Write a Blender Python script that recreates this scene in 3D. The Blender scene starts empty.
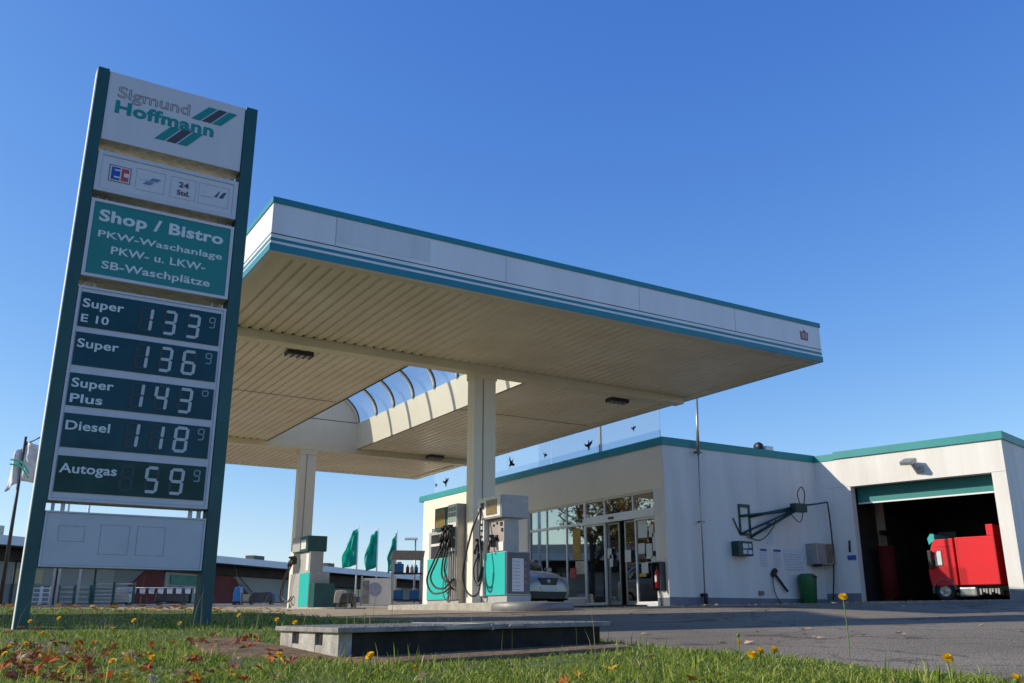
import bpy, bmesh, math, random
import numpy as np
from mathutils import Vector, Matrix
random.seed(7); rng = np.random.default_rng(11)
sc = bpy.context.scene
COL = sc.collection
# ------------------------------------------------------------------ frame of reference
# x runs along the front fascia of the canopy, y into the station, z up; the camera stands at the origin
YAW, PITCH, ZC = 0.5453, 0.295, -0.284
SY, CY = math.sin(YAW), math.cos(YAW)
def rd(r, d): return (d*SY + r*CY, d*CY - r*SY)          # metres right / ahead of the camera -> x, y
def to_rd(x, y): return (x*CY - y*SY, x*SY + y*CY)
def sstep(t): t = min(1, max(0, t)); return t*t*(3-2*t)
def G(x, y):                                             # height of the yard
    r, d = to_rd(x, y)
    dd = max(d, -6)
    near = -0.937 + 0.046*dd + 0.085*sstep((dd-11.5)/4.5)
    far = -0.14 + 0.012*(d-18)
    if d > 30: far += 0.008*(min(d, 110)-30)
    if d > 110: far = -0.14 + 0.012*92 + 0.64
    k = 1.2                                              # smooth minimum near the break of slope
    z = -math.log(math.exp(-min(near, 3)/0.05) + math.exp(-far/0.05))*0.05 if d < 40 else far
    z += 0.018*max(0, min(r, 25))*sstep((d+2)/12)
    return z
# ------------------------------------------------------------------ materials
MAT = {}
def mat(name, col, rough=0.6, metal=0.0, var=0.0, scale=3.0, bump=0.0, bscale=40.0, spec=0.5, coat=0.0, tint=None, streak=False):
    if name in MAT: return MAT[name]
    m = bpy.data.materials.new(name); m.use_nodes = True; MAT[name] = m
    nt = m.node_tree; N = nt.nodes; L = nt.links; p = N['Principled BSDF']
    p.inputs['Base Color'].default_value = (*col, 1); p.inputs['Roughness'].default_value = rough
    p.inputs['Metallic'].default_value = metal; p.inputs['Specular IOR Level'].default_value = spec
    p.inputs['Coat Weight'].default_value = coat
    tc = N.new('ShaderNodeTexCoord')
    if var > 0:
        n = N.new('ShaderNodeTexNoise'); n.inputs['Scale'].default_value = scale; n.inputs['Detail'].default_value = 6; n.inputs['Roughness'].default_value = 0.65
        src = tc.outputs['Object']
        if streak:
            mp = N.new('ShaderNodeMapping'); mp.inputs['Scale'].default_value = (1, 1, 0.12); L.new(src, mp.inputs['Vector']); src = mp.outputs['Vector']
        L.new(src, n.inputs['Vector'])
        r = N.new('ShaderNodeValToRGB'); r.color_ramp.elements[0].position = 0.3; r.color_ramp.elements[1].position = 0.72
        c2 = tint if tint else tuple(c*(1-var) for c in col)
        r.color_ramp.elements[0].color = (*c2, 1); r.color_ramp.elements[1].color = (*col, 1)
        L.new(n.outputs['Fac'], r.inputs['Fac']); L.new(r.outputs['Color'], p.inputs['Base Color'])
        n2 = N.new('ShaderNodeMapRange'); n2.inputs['To Min'].default_value = min(1, rough+0.12); n2.inputs['To Max'].default_value = max(0.02, rough-0.08)
        L.new(n.outputs['Fac'], n2.inputs['Value']); L.new(n2.outputs['Result'], p.inputs['Roughness'])
    if bump > 0:
        nb = N.new('ShaderNodeTexNoise'); nb.inputs['Scale'].default_value = bscale; nb.inputs['Detail'].default_value = 4
        L.new(tc.outputs['Object'], nb.inputs['Vector'])
        b = N.new('ShaderNodeBump'); b.inputs['Strength'].default_value = bump; b.inputs['Distance'].default_value = 0.02
        L.new(nb.outputs['Fac'], b.inputs['Height']); L.new(b.outputs['Normal'], p.inputs['Normal'])
    return m
def glass(name, tint, refl, rough=0.02, body=0.0, bodycol=(0.6, 0.7, 0.75)):
    m = bpy.data.materials.new(name); m.use_nodes = True; MAT[name] = m
    nt = m.node_tree; N = nt.nodes; L = nt.links; N.remove(N['Principled BSDF'])
    t = N.new('ShaderNodeBsdfTransparent'); t.inputs['Color'].default_value = (*tint, 1)
    g = N.new('ShaderNodeBsdfGlossy'); g.inputs['Roughness'].default_value = rough; g.inputs['Color'].default_value = (0.95, 0.97, 1, 1)
    f = N.new('ShaderNodeFresnel'); gg = N.new('ShaderNodeNewGeometry'); mr_ = N.new('ShaderNodeMapRange')
    mr_.inputs['To Min'].default_value = 1.5; mr_.inputs['To Max'].default_value = 1/1.5
    L.new(gg.outputs['Backfacing'], mr_.inputs['Value']); L.new(mr_.outputs['Result'], f.inputs['IOR'])
    a = N.new('ShaderNodeMath'); a.operation = 'ADD'; a.use_clamp = True; a.inputs[1].default_value = refl
    L.new(f.outputs[0], a.inputs[0])
    mx = N.new('ShaderNodeMixShader'); L.new(a.outputs[0], mx.inputs[0]); L.new(t.outputs[0], mx.inputs[1]); L.new(g.outputs[0], mx.inputs[2])
    out = mx
    if body > 0:
        d = N.new('ShaderNodeBsdfTranslucent'); d.inputs['Color'].default_value = (*bodycol, 1)
        d2 = N.new('ShaderNodeBsdfDiffuse'); d2.inputs['Color'].default_value = (*bodycol, 1)
        ad = N.new('ShaderNodeMixShader'); ad.inputs[0].default_value = 0.5; L.new(d.outputs[0], ad.inputs[1]); L.new(d2.outputs[0], ad.inputs[2])
        m2 = N.new('ShaderNodeMixShader'); m2.inputs[0].default_value = body
        L.new(mx.outputs[0], m2.inputs[1]); L.new(ad.outputs[0], m2.inputs[2]); out = m2
    L.new(out.outputs[0], N['Material Output'].inputs['Surface'])
    return m
def asphalt():
    m = bpy.data.materials.new('asphalt'); m.use_nodes = True; nt = m.node_tree; N = nt.nodes; L = nt.links; p = N['Principled BSDF']
    g = N.new('ShaderNodeNewGeometry')
    n1 = N.new('ShaderNodeTexNoise'); n1.inputs['Scale'].default_value = 0.35; n1.inputs['Detail'].default_value = 8; n1.inputs['Roughness'].default_value = 0.7
    n2 = N.new('ShaderNodeTexNoise'); n2.inputs['Scale'].default_value = 70; n2.inputs['Detail'].default_value = 3
    vo = N.new('ShaderNodeTexVoronoi'); vo.inputs['Scale'].default_value = 55
    for n in (n1, n2, vo): L.new(g.outputs['Position'], n.inputs['Vector'])
    r1 = N.new('ShaderNodeValToRGB'); r1.color_ramp.elements[0].color = (0.165, 0.142, 0.113, 1); r1.color_ramp.elements[1].color = (0.275, 0.238, 0.19, 1)
    r1.color_ramp.elements[0].position = 0.3; r1.color_ramp.elements[1].position = 0.7
    L.new(n1.outputs['Fac'], r1.inputs['Fac'])
    r2 = N.new('ShaderNodeValToRGB'); r2.color_ramp.elements[0].color = (0.45, 0.45, 0.45, 1); r2.color_ramp.elements[1].color = (1.5, 1.45, 1.4, 1)
    r2.color_ramp.elements[0].position = 0.3; r2.color_ramp.elements[1].position = 0.75
    L.new(n2.outputs['Fac'], r2.inputs['Fac'])
    mx = N.new('ShaderNodeMix'); mx.data_type = 'RGBA'; mx.blend_type = 'MULTIPLY'; mx.inputs['Factor'].default_value = 0.8
    L.new(r1.outputs['Color'], mx.inputs['A']); L.new(r2.outputs['Color'], mx.inputs['B']); L.new(mx.outputs['Result'], p.inputs['Base Color'])
    vc = N.new('ShaderNodeTexVoronoi'); vc.feature = 'DISTANCE_TO_EDGE'; vc.inputs['Scale'].default_value = 0.42
    nw = N.new('ShaderNodeTexNoise'); nw.inputs['Scale'].default_value = 1.7; nw.inputs['Detail'].default_value = 5; L.new(g.outputs['Position'], nw.inputs['Vector'])
    va = N.new('ShaderNodeMixRGB'); va.blend_type = 'ADD'; va.inputs[0].default_value = 0.9; L.new(g.outputs['Position'], va.inputs[1]); L.new(nw.outputs['Color'], va.inputs[2]); L.new(va.outputs[0], vc.inputs['Vector'])
    rc = N.new('ShaderNodeValToRGB'); rc.color_ramp.elements[0].position = 0.004; rc.color_ramp.elements[0].color = (0.6, 0.6, 0.6, 1); rc.color_ramp.elements[1].position = 0.012; rc.color_ramp.elements[1].color = (1, 1, 1, 1); L.new(vc.outputs['Distance'], rc.inputs['Fac'])
    ns = N.new('ShaderNodeTexNoise'); ns.inputs['Scale'].default_value = 0.9; ns.inputs['Detail'].default_value = 3; ns.inputs['Distortion'].default_value = 1.0; L.new(g.outputs['Position'], ns.inputs['Vector'])
    rs_ = N.new('ShaderNodeValToRGB'); rs_.color_ramp.elements[0].position = 0.33; rs_.color_ramp.elements[0].color = (0.62, 0.6, 0.58, 1); rs_.color_ramp.elements[1].position = 0.43; rs_.color_ramp.elements[1].color = (1, 1, 1, 1); L.new(ns.outputs['Fac'], rs_.inputs['Fac'])
    prev = mx.outputs['Result']
    for q in (rc, rs_):
        mm_ = N.new('ShaderNodeMix'); mm_.data_type = 'RGBA'; mm_.blend_type = 'MULTIPLY'; mm_.inputs['Factor'].default_value = 1.0
        L.new(prev, mm_.inputs['A']); L.new(q.outputs['Color'], mm_.inputs['B']); prev = mm_.outputs['Result']
    L.new(prev, p.inputs['Base Color'])
    b = N.new('ShaderNodeBump'); b.inputs['Strength'].default_value = 0.6; b.inputs['Distance'].default_value = 0.012
    L.new(vo.outputs['Distance'], b.inputs['Height']); L.new(b.outputs['Normal'], p.inputs['Normal'])
    p.inputs['Roughness'].default_value = 0.95; p.inputs['Specular IOR Level'].default_value = 0.08
    return m
def ramp_mat(name, cols, scale, rough=0.8, detail=4, transl=0.0, use_pos=True, bump=0):
    m = bpy.data.materials.new(name); m.use_nodes = True; nt = m.node_tree; N = nt.nodes; L = nt.links; p = N['Principled BSDF']
    g = N.new('ShaderNodeNewGeometry'); n = N.new('ShaderNodeTexNoise'); n.inputs['Scale'].default_value = scale; n.inputs['Detail'].default_value = detail
    L.new(g.outputs['Position'], n.inputs['Vector'])
    r = N.new('ShaderNodeValToRGB'); el = r.color_ramp.elements
    for i, c in enumerate(cols):
        pos = 0.28 + 0.44*i/(len(cols)-1)
        e = el[i] if i < 2 and len(cols) == 2 else (el[0] if i == 0 else (el[-1] if i == len(cols)-1 else el.new(pos)))
        e.position = pos; e.color = (*c, 1)
    src = n.outputs['Fac']
    if not use_pos: src = g.outputs['Random Per Island']; 
    if not use_pos:
        for i, e in enumerate(el): e.position = i/(len(cols)-1)
    L.new(src, r.inputs['Fac']); L.new(r.outputs['Color'], p.inputs['Base Color']); p.inputs['Roughness'].default_value = rough
    p.inputs['Specular IOR Level'].default_value = 0.3
    if bump:
        b = N.new('ShaderNodeBump'); b.inputs['Strength'].default_value = bump; L.new(n.outputs['Fac'], b.inputs['Height']); L.new(b.outputs['Normal'], p.inputs['Normal'])
    if transl:
        t = N.new('ShaderNodeBsdfTranslucent'); L.new(r.outputs['Color'], t.inputs['Color'])
        mx = N.new('ShaderNodeMixShader'); mx.inputs[0].default_value = transl
        L.new(p.outputs[0], mx.inputs[1]); L.new(t.outputs[0], mx.inputs[2]); L.new(mx.outputs[0], N['Material Output'].inputs['Surface'])
    return m
M_ASPH = asphalt()
M_TEALF = mat('fascia_teal', (0.006, 0.215, 0.28), 0.4, var=0.18, scale=2)
M_TEALDK = mat('dark_teal_paint', (0.004, 0.080, 0.078), 0.4, var=0.3, scale=2)
M_BAND = mat('roof_band_teal', (0.008, 0.25, 0.24), 0.45, var=0.2, scale=1.5)
M_FWHITE = mat('fascia_white', (0.76, 0.77, 0.80), 0.4, var=0.14, scale=1.2, streak=True)
M_SOFFIT = mat('soffit_cream', (0.82, 0.75, 0.585), 0.32, var=0.2, scale=0.7, tint=(0.69, 0.60, 0.44))
M_CREAM = mat('cream_steel', (0.78, 0.71, 0.50), 0.45, var=0.16, scale=1.0)
M_PILLAR = mat('pillar_paint', (0.80, 0.74, 0.62), 0.5, var=0.16, scale=1.4, streak=True)
M_WELL = mat('skylight_well', (0.78, 0.71, 0.55), 0.5, var=0.1, scale=1.5)
M_RENDER = mat('white_render', (0.79, 0.75, 0.69), 0.8, var=0.2, scale=1.6, bump=0.12, bscale=60, streak=True, tint=(0.64, 0.60, 0.53))
M_PLINTH = mat('blue_grey_plinth', (0.20, 0.215, 0.25), 0.8, var=0.25, scale=3)
M_FRAME = mat('white_aluminium', (0.78, 0.77, 0.74), 0.4, var=0.08, scale=3)
M_GREYMET = mat('grey_metal', (0.42, 0.42, 0.41), 0.35, 0.6, var=0.25, scale=6)
M_DKMET = mat('dark_metal', (0.06, 0.06, 0.065), 0.4, 0.3, var=0.3, scale=8)
M_BLACK = mat('black_rubber', (0.012, 0.012, 0.013), 0.45, var=0.2, scale=10)
M_CONC = mat('concrete', (0.42, 0.39, 0.34), 0.9, var=0.42, scale=5, bump=0.35, bscale=30)
M_CONCW = mat('weathered_concrete', (0.44, 0.41, 0.36), 0.9, var=0.55, scale=7, bump=0.5, bscale=22)
M_DARKIN = mat('dark_interior', (0.035, 0.032, 0.03), 0.8, var=0.4, scale=2)
M_SIGNW = mat('sign_panel_white', (0.60, 0.59, 0.62), 0.35, var=0.10, scale=3, streak=True)
M_SIGNB = mat('sign_box_beige', (0.66, 0.60, 0.47), 0.7, var=0.45, scale=9)
M_SIGNG = mat('sign_frame_grey', (0.55, 0.55, 0.60), 0.4, var=0.12, scale=4)
M_SHOPT = mat('shop_panel_teal', (0.003, 0.21, 0.195), 0.4, var=0.12, scale=2)
M_LOGOT = mat('logo_teal', (0.0, 0.22, 0.21), 0.4)
M_LOGOG = mat('logo_grey', (0.05, 0.05, 0.06), 0.5)
M_DISP = mat('price_panel_blue', (0.004, 0.060, 0.085), 0.3, spec=0.25, var=0.3, scale=2.5)
M_DISPG = mat('price_panel_green', (0.004, 0.055, 0.05), 0.3, spec=0.25, var=0.5, scale=3)
M_SEGON = mat('segment_white', (0.50, 0.52, 0.54), 0.5, var=0.15, scale=20)
M_SEGOFF = mat('segment_dark', (0.005, 0.028, 0.04), 0.4)
M_SEGDIM = mat('segment_dim', (0.20, 0.27, 0.30), 0.5)
M_TXT = mat('lettering_white', (0.60, 0.66, 0.67), 0.5)
M_BLUE = mat('logo_blue', (0.02, 0.06, 0.35), 0.4)
M_RED = mat('logo_red', (0.5, 0.05, 0.04), 0.4)
M_GHOST = mat('ghost_mark', (0.44, 0.44, 0.46), 0.6, var=0.25, scale=12)
M_PTEAL = mat('pump_teal', (0.02, 0.44, 0.40), 0.35, var=0.1, scale=3)
M_PDK = mat('pump_dark_green', (0.006, 0.075, 0.07), 0.4, var=0.25, scale=4)
M_PGREY = mat('pump_grey', (0.42, 0.40, 0.38), 0.45, 0.1, var=0.2, scale=5)
M_PWHITE = mat('pump_white', (0.66, 0.64, 0.60), 0.45, var=0.15, scale=5)
M_PBROWN = mat('pump_display', (0.28, 0.19, 0.07), 0.2, var=0.6, scale=14)
M_PAPER = mat('paper', (0.66, 0.66, 0.66), 0.8, var=0.12, scale=10)
M_SILVER = mat('car_silver', (0.30, 0.30, 0.31), 0.3, 0.4, var=0.05, scale=3, coat=0.6)
M_CGLASS = mat('car_glass', (0.012, 0.014, 0.016), 0.05, spec=0.8)
M_LAMP = mat('headlight_lens', (0.6, 0.62, 0.64), 0.1, 0.3)
M_TRED = mat('truck_red', (0.70, 0.012, 0.02), 0.5, var=0.08, scale=2, spec=0.3)
M_TYRE = mat('tyre', (0.02, 0.02, 0.02), 0.85, var=0.3, scale=10)
M_GREENP = mat('machine_green', (0.008, 0.06, 0.05), 0.45, var=0.35, scale=6)
M_BIN = mat('bin_green', (0.015, 0.13, 0.035), 0.45, var=0.25, scale=5)
M_EXT = mat('extinguisher_red', (0.45, 0.02, 0.03), 0.35)
M_FLAG = None
M_FLAGW = mat('flag_white', (0.75, 0.74, 0.74), 0.7, var=0.1, scale=3)
M_HROOF = mat('hall_roof_white', (0.86, 0.84, 0.82), 0.5, var=0.12, scale=0.5)
M_HWALL = mat('hall_wall', (0.33, 0.32, 0.30), 0.8, var=0.2, scale=0.4)
M_HCREAM = mat('hall_cream_panel', (0.50, 0.47, 0.40), 0.8, var=0.15, scale=0.6)
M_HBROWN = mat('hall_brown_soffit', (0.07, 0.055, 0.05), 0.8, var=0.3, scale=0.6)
M_HRED = mat('hall_red_panel', (0.19, 0.010, 0.014), 0.6, var=0.3, scale=0.5)
M_BLUEJ = mat('canister_blue', (0.01, 0.16, 0.42), 0.35, var=0.2, scale=6)
M_WOOD = mat('rack_roof', (0.45, 0.37, 0.30), 0.7, var=0.25, scale=6)
M_TOWER = mat('tower_plaster', (0.55, 0.50, 0.42), 0.85, var=0.2, scale=0.8)
M_TILE = mat('tower_roof_tiles', (0.18, 0.07, 0.05), 0.8, var=0.4, scale=6)
M_BARK = mat('bark', (0.09, 0.07, 0.05), 0.9, var=0.5, scale=8)
M_STEM = mat('stem_green', (0.10, 0.16, 0.03), 0.6)
M_STICK = mat('sticker_black', (0.004, 0.004, 0.005), 0.9, spec=0.0)
M_CITE = mat('crest_red', (0.42, 0.07, 0.07), 0.6, var=0.4, scale=30)
M_GLAZ = glass('shop_glass', (0.55, 0.60, 0.62), 0.24)
M_SCREEN = glass('screen_glass', (0.95, 0.97, 0.98), 0.0, body=0.10, bodycol=(0.75, 0.82, 0.88))
M_VAULT = glass('vault_sheet', (0.90, 0.94, 0.97), 0.02, 0.15, body=0.26, bodycol=(0.75, 0.82, 0.88))
M_DISPGL = glass('display_glass', (0.5, 0.55, 0.55), 0.12)
M_YEL = ramp_mat('petal_yellow', [(0.80, 0.44, 0.005), (0.90, 0.60, 0.01)], 60, 0.6, transl=0.35)
M_FLAG = ramp_mat('flag_teal', [(0.03, 0.50, 0.38), (0.08, 0.68, 0.53)], 2.0, 0.7, transl=0.55)
# ------------------------------------------------------------------ mesh builder
class MB:
    def __init__(s): s.v = []; s.f = []; s.sm = []
    def add(s, vs, fs, smooth=False):
        o = len(s.v); s.v += [tuple(v) for v in vs]
        for f in fs: s.f.append(tuple(i+o for i in f)); s.sm.append(smooth)
        return s
    def box(s, x0, x1, y0, y1, z0, z1, m=None):
        vs = [(x, y, z) for z in (z0, z1) for y in (y0, y1) for x in (x0, x1)]
        if m is not None: vs = [m @ Vector(v) for v in vs]
        return s.add(vs, [(0, 2, 3, 1), (4, 5, 7, 6), (0, 1, 5, 4), (2, 6, 7, 3), (0, 4, 6, 2), (1, 3, 7, 5)])
    def prism(s, poly, d, m=None):
        """poly of 3D points, extruded by vector d"""
        d = Vector(d); a = [Vector(p) for p in poly]; b = [p+d for p in a]; n = len(a)
        vs = a+b
        if m is not None: vs = [m @ v for v in vs]
        return s.add(vs, [tuple(range(n))[::-1], tuple(range(n, 2*n))] + [(i, (i+1) % n, (i+1) % n+n, i+n) for i in range(n)])
    def tube(s, pts, r, n=8, cap=True):
        P = [Vector(p) for p in pts]; R = r if isinstance(r, (list, tuple)) else [r]*len(P)
        vs = []; t0 = None; a = None
        for i, p in enumerate(P):
            t = (P[min(i+1, len(P)-1)] - P[max(i-1, 0)]).normalized()
            if a is None:
                a = t.orthogonal().normalized()
            else:
                a = (a - t*a.dot(t)); a = a.normalized() if a.length > 1e-6 else t.orthogonal().normalized()
            b = t.cross(a)
            for k in range(n):
                w = 2*math.pi*k/n; vs.append(p + (a*math.cos(w)+b*math.sin(w))*R[i])
        fs = [(i*n+k, i*n+(k+1) % n, (i+1)*n+(k+1) % n, (i+1)*n+k) for i in range(len(P)-1) for k in range(n)]
        s.add(vs, fs, True)
        if cap:
            o = len(s.v)-len(vs)
            s.f.append(tuple(o+k for k in range(n))[::-1]); s.sm.append(False)
            s.f.append(tuple(o+(len(P)-1)*n+k for k in range(n))); s.sm.append(False)
        return s
    def lathe(s, prof, c, axis='z', n=20):
        vs = []; c = Vector(c)
        for r, h in prof:
            for k in range(n):
                w = 2*math.pi*k/n; a, b = r*math.cos(w), r*math.sin(w)
                vs.append(c + (Vector((a, b, h)) if axis == 'z' else Vector((h, a, b)) if axis == 'x' else Vector((b, h, a))))
        fs = [(i*n+k, i*n+(k+1) % n, (i+1)*n+(k+1) % n, (i+1)*n+k) for i in range(len(prof)-1) for k in range(n)]
        return s.add(vs, fs, True)
    def build(s, name, m, parent=None, bevel=0.0, label=None):
        me = bpy.data.meshes.new(name); me.from_pydata(s.v, [], s.f)
        me.polygons.foreach_set('use_smooth', s.sm)
        if bevel > 0:
            bm = bmesh.new(); bm.from_mesh(me)
            bmesh.ops.bevel(bm, geom=bm.edges[:], offset=bevel, segments=2, affect='EDGES', profile=0.6, clamp_overlap=True)
            bm.to_mesh(me); bm.free()
        bm = bmesh.new(); bm.from_mesh(me); bmesh.ops.recalc_face_normals(bm, faces=bm.faces[:]); bm.to_mesh(me); bm.free()
        if m: me.materials.append(m)
        o = bpy.data.objects.new(name, me); COL.objects.link(o)
        if parent is not None: attach(o, parent)
        if label: o['label'] = label
        return o
def attach(o, parent):
    o.parent = parent
    if parent.type == 'EMPTY': o.matrix_parent_inverse = Matrix.Translation(-parent.location)
def thing(name, label, cat, loc=(0, 0, 0), group=None):
    o = bpy.data.objects.new(name, None); COL.objects.link(o); o.location = loc; o.empty_display_size = 0.2
    o['label'] = label; o['category'] = cat
    if group: o['group'] = group
    return o
def tag(o, label, cat, group=None):
    o['label'] = label; o['category'] = cat
    if group: o['group'] = group
    return o
def struct(o): o['kind'] = 'structure'; return o
def copy_tree(o, dx, label=None, parent=None):
    c = o.copy(); COL.objects.link(c)
    if parent is None:
        c.location = Vector(o.location) + Vector(dx)
        if label: c['label'] = label
    else: c.parent = parent
    for ch in list(o.children): copy_tree(ch, dx, None, c)
    return c
def arc(pts, n=8):
    """Catmull-Rom through pts"""
    P = [Vector(p) for p in pts]; P = [2*P[0]-P[1]] + P + [2*P[-1]-P[-2]]; out = []
    for i in range(1, len(P)-2):
        for k in range(n):
            t = k/n; a, b, c, d = P[i-1:i+3]
            out.append(0.5*((2*b) + (c-a)*t + (2*a-5*b+4*c-d)*t*t + (3*b-a-3*c+d)*t**3))
    out.append(P[-2]); return out
_cap = None
def text_mesh(body, bold=0.012, outline=0.0):
    cu = bpy.data.curves.new('lettering', 'FONT'); cu.body = body; cu.size = 1; cu.offset = bold
    cu.offset = 0
    if outline: cu.fill_mode = 'NONE'; cu.bevel_depth = outline; cu.bevel_resolution = 1
    else: cu.bevel_depth = bold; cu.bevel_resolution = 1; cu.space_character = 1+bold*1.6
    cu.resolution_u = 4
    o = bpy.data.objects.new('lettering', cu); COL.objects.link(o)
    dg = bpy.context.evaluated_depsgraph_get(); dg.update()
    me = bpy.data.meshes.new_from_object(o.evaluated_get(dg))
    bpy.data.objects.remove(o); bpy.data.curves.remove(cu)
    return me
CAP = 0.73
def text(body, x0, x1, zb, cap, m, parent, o=(0, 0, 0), ux=(1, 0, 0), bold=0.022, outline=0.0, name='lettering', deep=0.003):
    """letters from x0 to x1 along ux, baseline zb, capital height cap, standing on plane through o"""
    me = text_mesh(body, bold, outline)
    n = len(me.vertices); co = np.empty(n*3); me.vertices.foreach_get('co', co); co = co.reshape(-1, 3)
    mn, mxx = co[:, 0].min(), co[:, 0].max()
    X = x0 + (co[:, 0]-mn)/(mxx-mn)*(x1-x0); Z = zb + co[:, 1]*cap/CAP
    ux = np.array(ux, float); out = np.array(o, float) + np.outer(X, ux); out[:, 2] += Z
    nrm = np.array((ux[1], -ux[0], 0.0))
    out += nrm*0.003
    out += np.outer(co[:, 2], nrm)*(0.3 if outline else 0.08)
    me.vertices.foreach_set('co', out.ravel()); me.update()
    me.materials.clear(); me.materials.append(m)
    me.polygons.foreach_set('use_smooth', [False]*len(me.polygons))
    ob = bpy.data.objects.new(name, me); COL.objects.link(ob)
    if parent is not None: attach(ob, parent)
    return ob
# ------------------------------------------------------------------ ground
BR = [-60, -40, -12, -4, -1.2, 0.7, 1.0, 1.6, 2.6, 3.6, 6, 8]
BD = [26, 22, 17, 14.5, 12, 9.0, 8.2, 7.3, 5.5, 4.0, 1, -6]
def dmax(r): return float(np.interp(r, BR, BD))
def verge_z(x, y):
    r, d = to_rd(x, y); e = dmax(r)-d
    return G(x, y) + 0.012 + 0.058*sstep(e/0.5)
mb = MB(); rs = [-900, -400, -200, -120, -80, -60, -45, -35]+[i*2 for i in range(-14, 20)]+[42, 50, 60, 80, 120, 200, 400, 900]
ds = [-60, -30, -15]+[-8+i*0.8 for i in range(60)]+[42, 46, 50, 60, 70, 80, 90, 100, 115, 140, 200, 400, 900, 2500]
for d in ds:
    for r in rs:
        x, y = rd(r, d); mb.v.append((x, y, G(x, y)))
nr = len(rs)
for i in range(len(ds)-1):
    for j in range(nr-1): mb.f.append((i*nr+j, i*nr+j+1, (i+1)*nr+j+1, (i+1)*nr+j)); mb.sm.append(True)
struct(mb.build('asphalt_yard', M_ASPH))
mb = MB(); nx, ny = 30, 50
for j in range(ny+1):
    for i in range(nx+1):
        x = 2.2+(17.1-2.2)*i/nx; y = 13.2+(36-13.2)*j/ny; mb.v.append((x, y, G(x, y)+0.006))
for j in range(ny):
    for i in range(nx): a = j*(nx+1)+i; mb.f.append((a, a+1, a+nx+2, a+nx+1)); mb.sm.append(True)
struct(mb.build('bounce_paving', mat('bounce_concrete', (0.43, 0.36, 0.26), 0.9, spec=0.1, var=0.3, scale=1.2, bump=0.3, bscale=50)))  # pale warm paving added to bounce light onto soffit and shop front
M_SOIL = ramp_mat('turf_base', [(0.04, 0.05, 0.012), (0.09, 0.12, 0.022), (0.13, 0.11, 0.04)], 9, 0.95, 8, bump=0.8)
mb = MB(); rr = np.concatenate([np.linspace(-40, -12, 20), np.linspace(-11.6, 8, 110)]); nd = 40
for r in rr:
    e = dmax(r)
    for k in range(nd+1):
        d = e - (1-(1-k/nd)**1.0)*0 - (k/nd)**1.8*(e+8); x, y = rd(r, d); mb.v.append((x, y, verge_z(x, y) + 0.012*math.sin(x*7.3)*math.sin(y*6.1)*(k > 2)))
for i in range(len(rr)-1):
    for k in range(nd): mb.f.append((i*(nd+1)+k, (i+1)*(nd+1)+k, (i+1)*(nd+1)+k+1, i*(nd+1)+k+1)); mb.sm.append(True)
struct(mb.build('grass_verge', M_SOIL))
# worn concrete path beside the shaft
mb = MB()
for poly in ([(1.72, 7.1), (2.3, 6.35), (2.62, 6.6), (2.36, 7.6), (2.36, 8.6), (1.95, 8.75)], [(2.31, 6.33), (2.6, 5.74), (4.6, 5.80), (4.75, 6.19), (2.40, 6.19), (2.39, 6.6)]):
    z = [verge_z(*p)+0.012 for p in poly]
    mb.prism([(p[0], p[1], q-0.04) for p, q in zip(poly, z)], (0, 0, 0.055))
struct(mb.build('stone_path', mat('path_stone', (0.26, 0.18, 0.11), 0.95, var=0.6, scale=5, bump=1.0, bscale=18, spec=0.1), bevel=0.012))
# ------------------------------------------------------------------ price sign
U0, V0 = 0.732, 11.323
sign = thing('price_sign', 'tall price sign with two dark teal posts and stacked panels standing in the grass', 'price sign', (U0+1, V0+0.15, verge_z(U0+1, V0)))
for a, b, t in ((-0.006, 0.130, 6.435), (1.876, 2.032, 6.44)):
    p = MB().box(U0+a, U0+b, V0, V0+0.26, verge_z(U0+a, V0)-0.15, t).build('post', M_TEALDK, sign, 0.008)
    if a < 0: MB().box(U0+a-0.006, U0+a-0.0005, V0+0.03, V0+0.22, verge_z(U0, V0), t-0.01).build('sunlit_edge_strip', M_FRAME, p)  # sunlit white of the post edge put into a pale strip
def sbox(name, z0, z1, face_m, m0=0.012, rim=0.0, rim_m=None):
    b = MB().box(U0+0.134, U0+1.872, V0+0.03, V0+(0.30 if z1 < 4 else 0.40), z0, z1).build(name, M_SIGNB, sign, 0.006)
    if rim:
        r = MB(); x0, x1 = U0+0.134+0.004, U0+1.872-0.004
        for q in ((x0, x0+rim, z0+0.003, z1-0.003), (x1-rim, x1, z0+0.003, z1-0.003), (x0+rim, x1-rim, z0+0.003, z0+rim), (x0+rim, x1-rim, z1-rim, z1-0.003)):
            r.box(q[0], q[1], V0+0.008, V0+0.027, q[2], q[3])
        r.build('rim', rim_m or M_SIGNG, b)
    MB().box(U0+0.134+rim+0.006, U0+1.872-rim-0.006, V0+0.018, V0+0.028, z0+rim+0.004, z1-rim-0.004).build('face', face_m, b)
    return b
FY = V0+0.018
def st(body, x0, x1, zb, cap, m, parent, **k): return text(body, x0, x1, zb, cap, m, parent, (U0, k.pop('y', FY), 0), **k)
p1 = sbox('name_panel', 5.455, 6.42, M_SIGNW)
st('Sigmund', 0.262, 1.15, 6.085, 0.165, M_LOGOG, p1, outline=0.011)
st('Hoffmann', 0.25, 1.48, 5.865, 0.175, M_LOGOT, p1, bold=0.04)
def para(x0b, x1b, x0t, x1t, zb, zt, cols, parent):
    n = len(cols); gap = 0.022
    for i, c in enumerate(cols):
        a, b = i/n, (i+1)/n
        def X(l, r, t): return l+(r-l)*t
        q = [(U0+X(x0b, x1b, a)+gap/2, FY, zb), (U0+X(x0b, x1b, b)-gap/2, FY, zb), (U0+X(x0t, x1t, b)-gap/2, FY, zt), (U0+X(x0t, x1t, a)+gap/2, FY, zt)]
        MB().prism(q, (0, -0.006, 0)).build('logo_stripe', c, parent)
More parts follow.
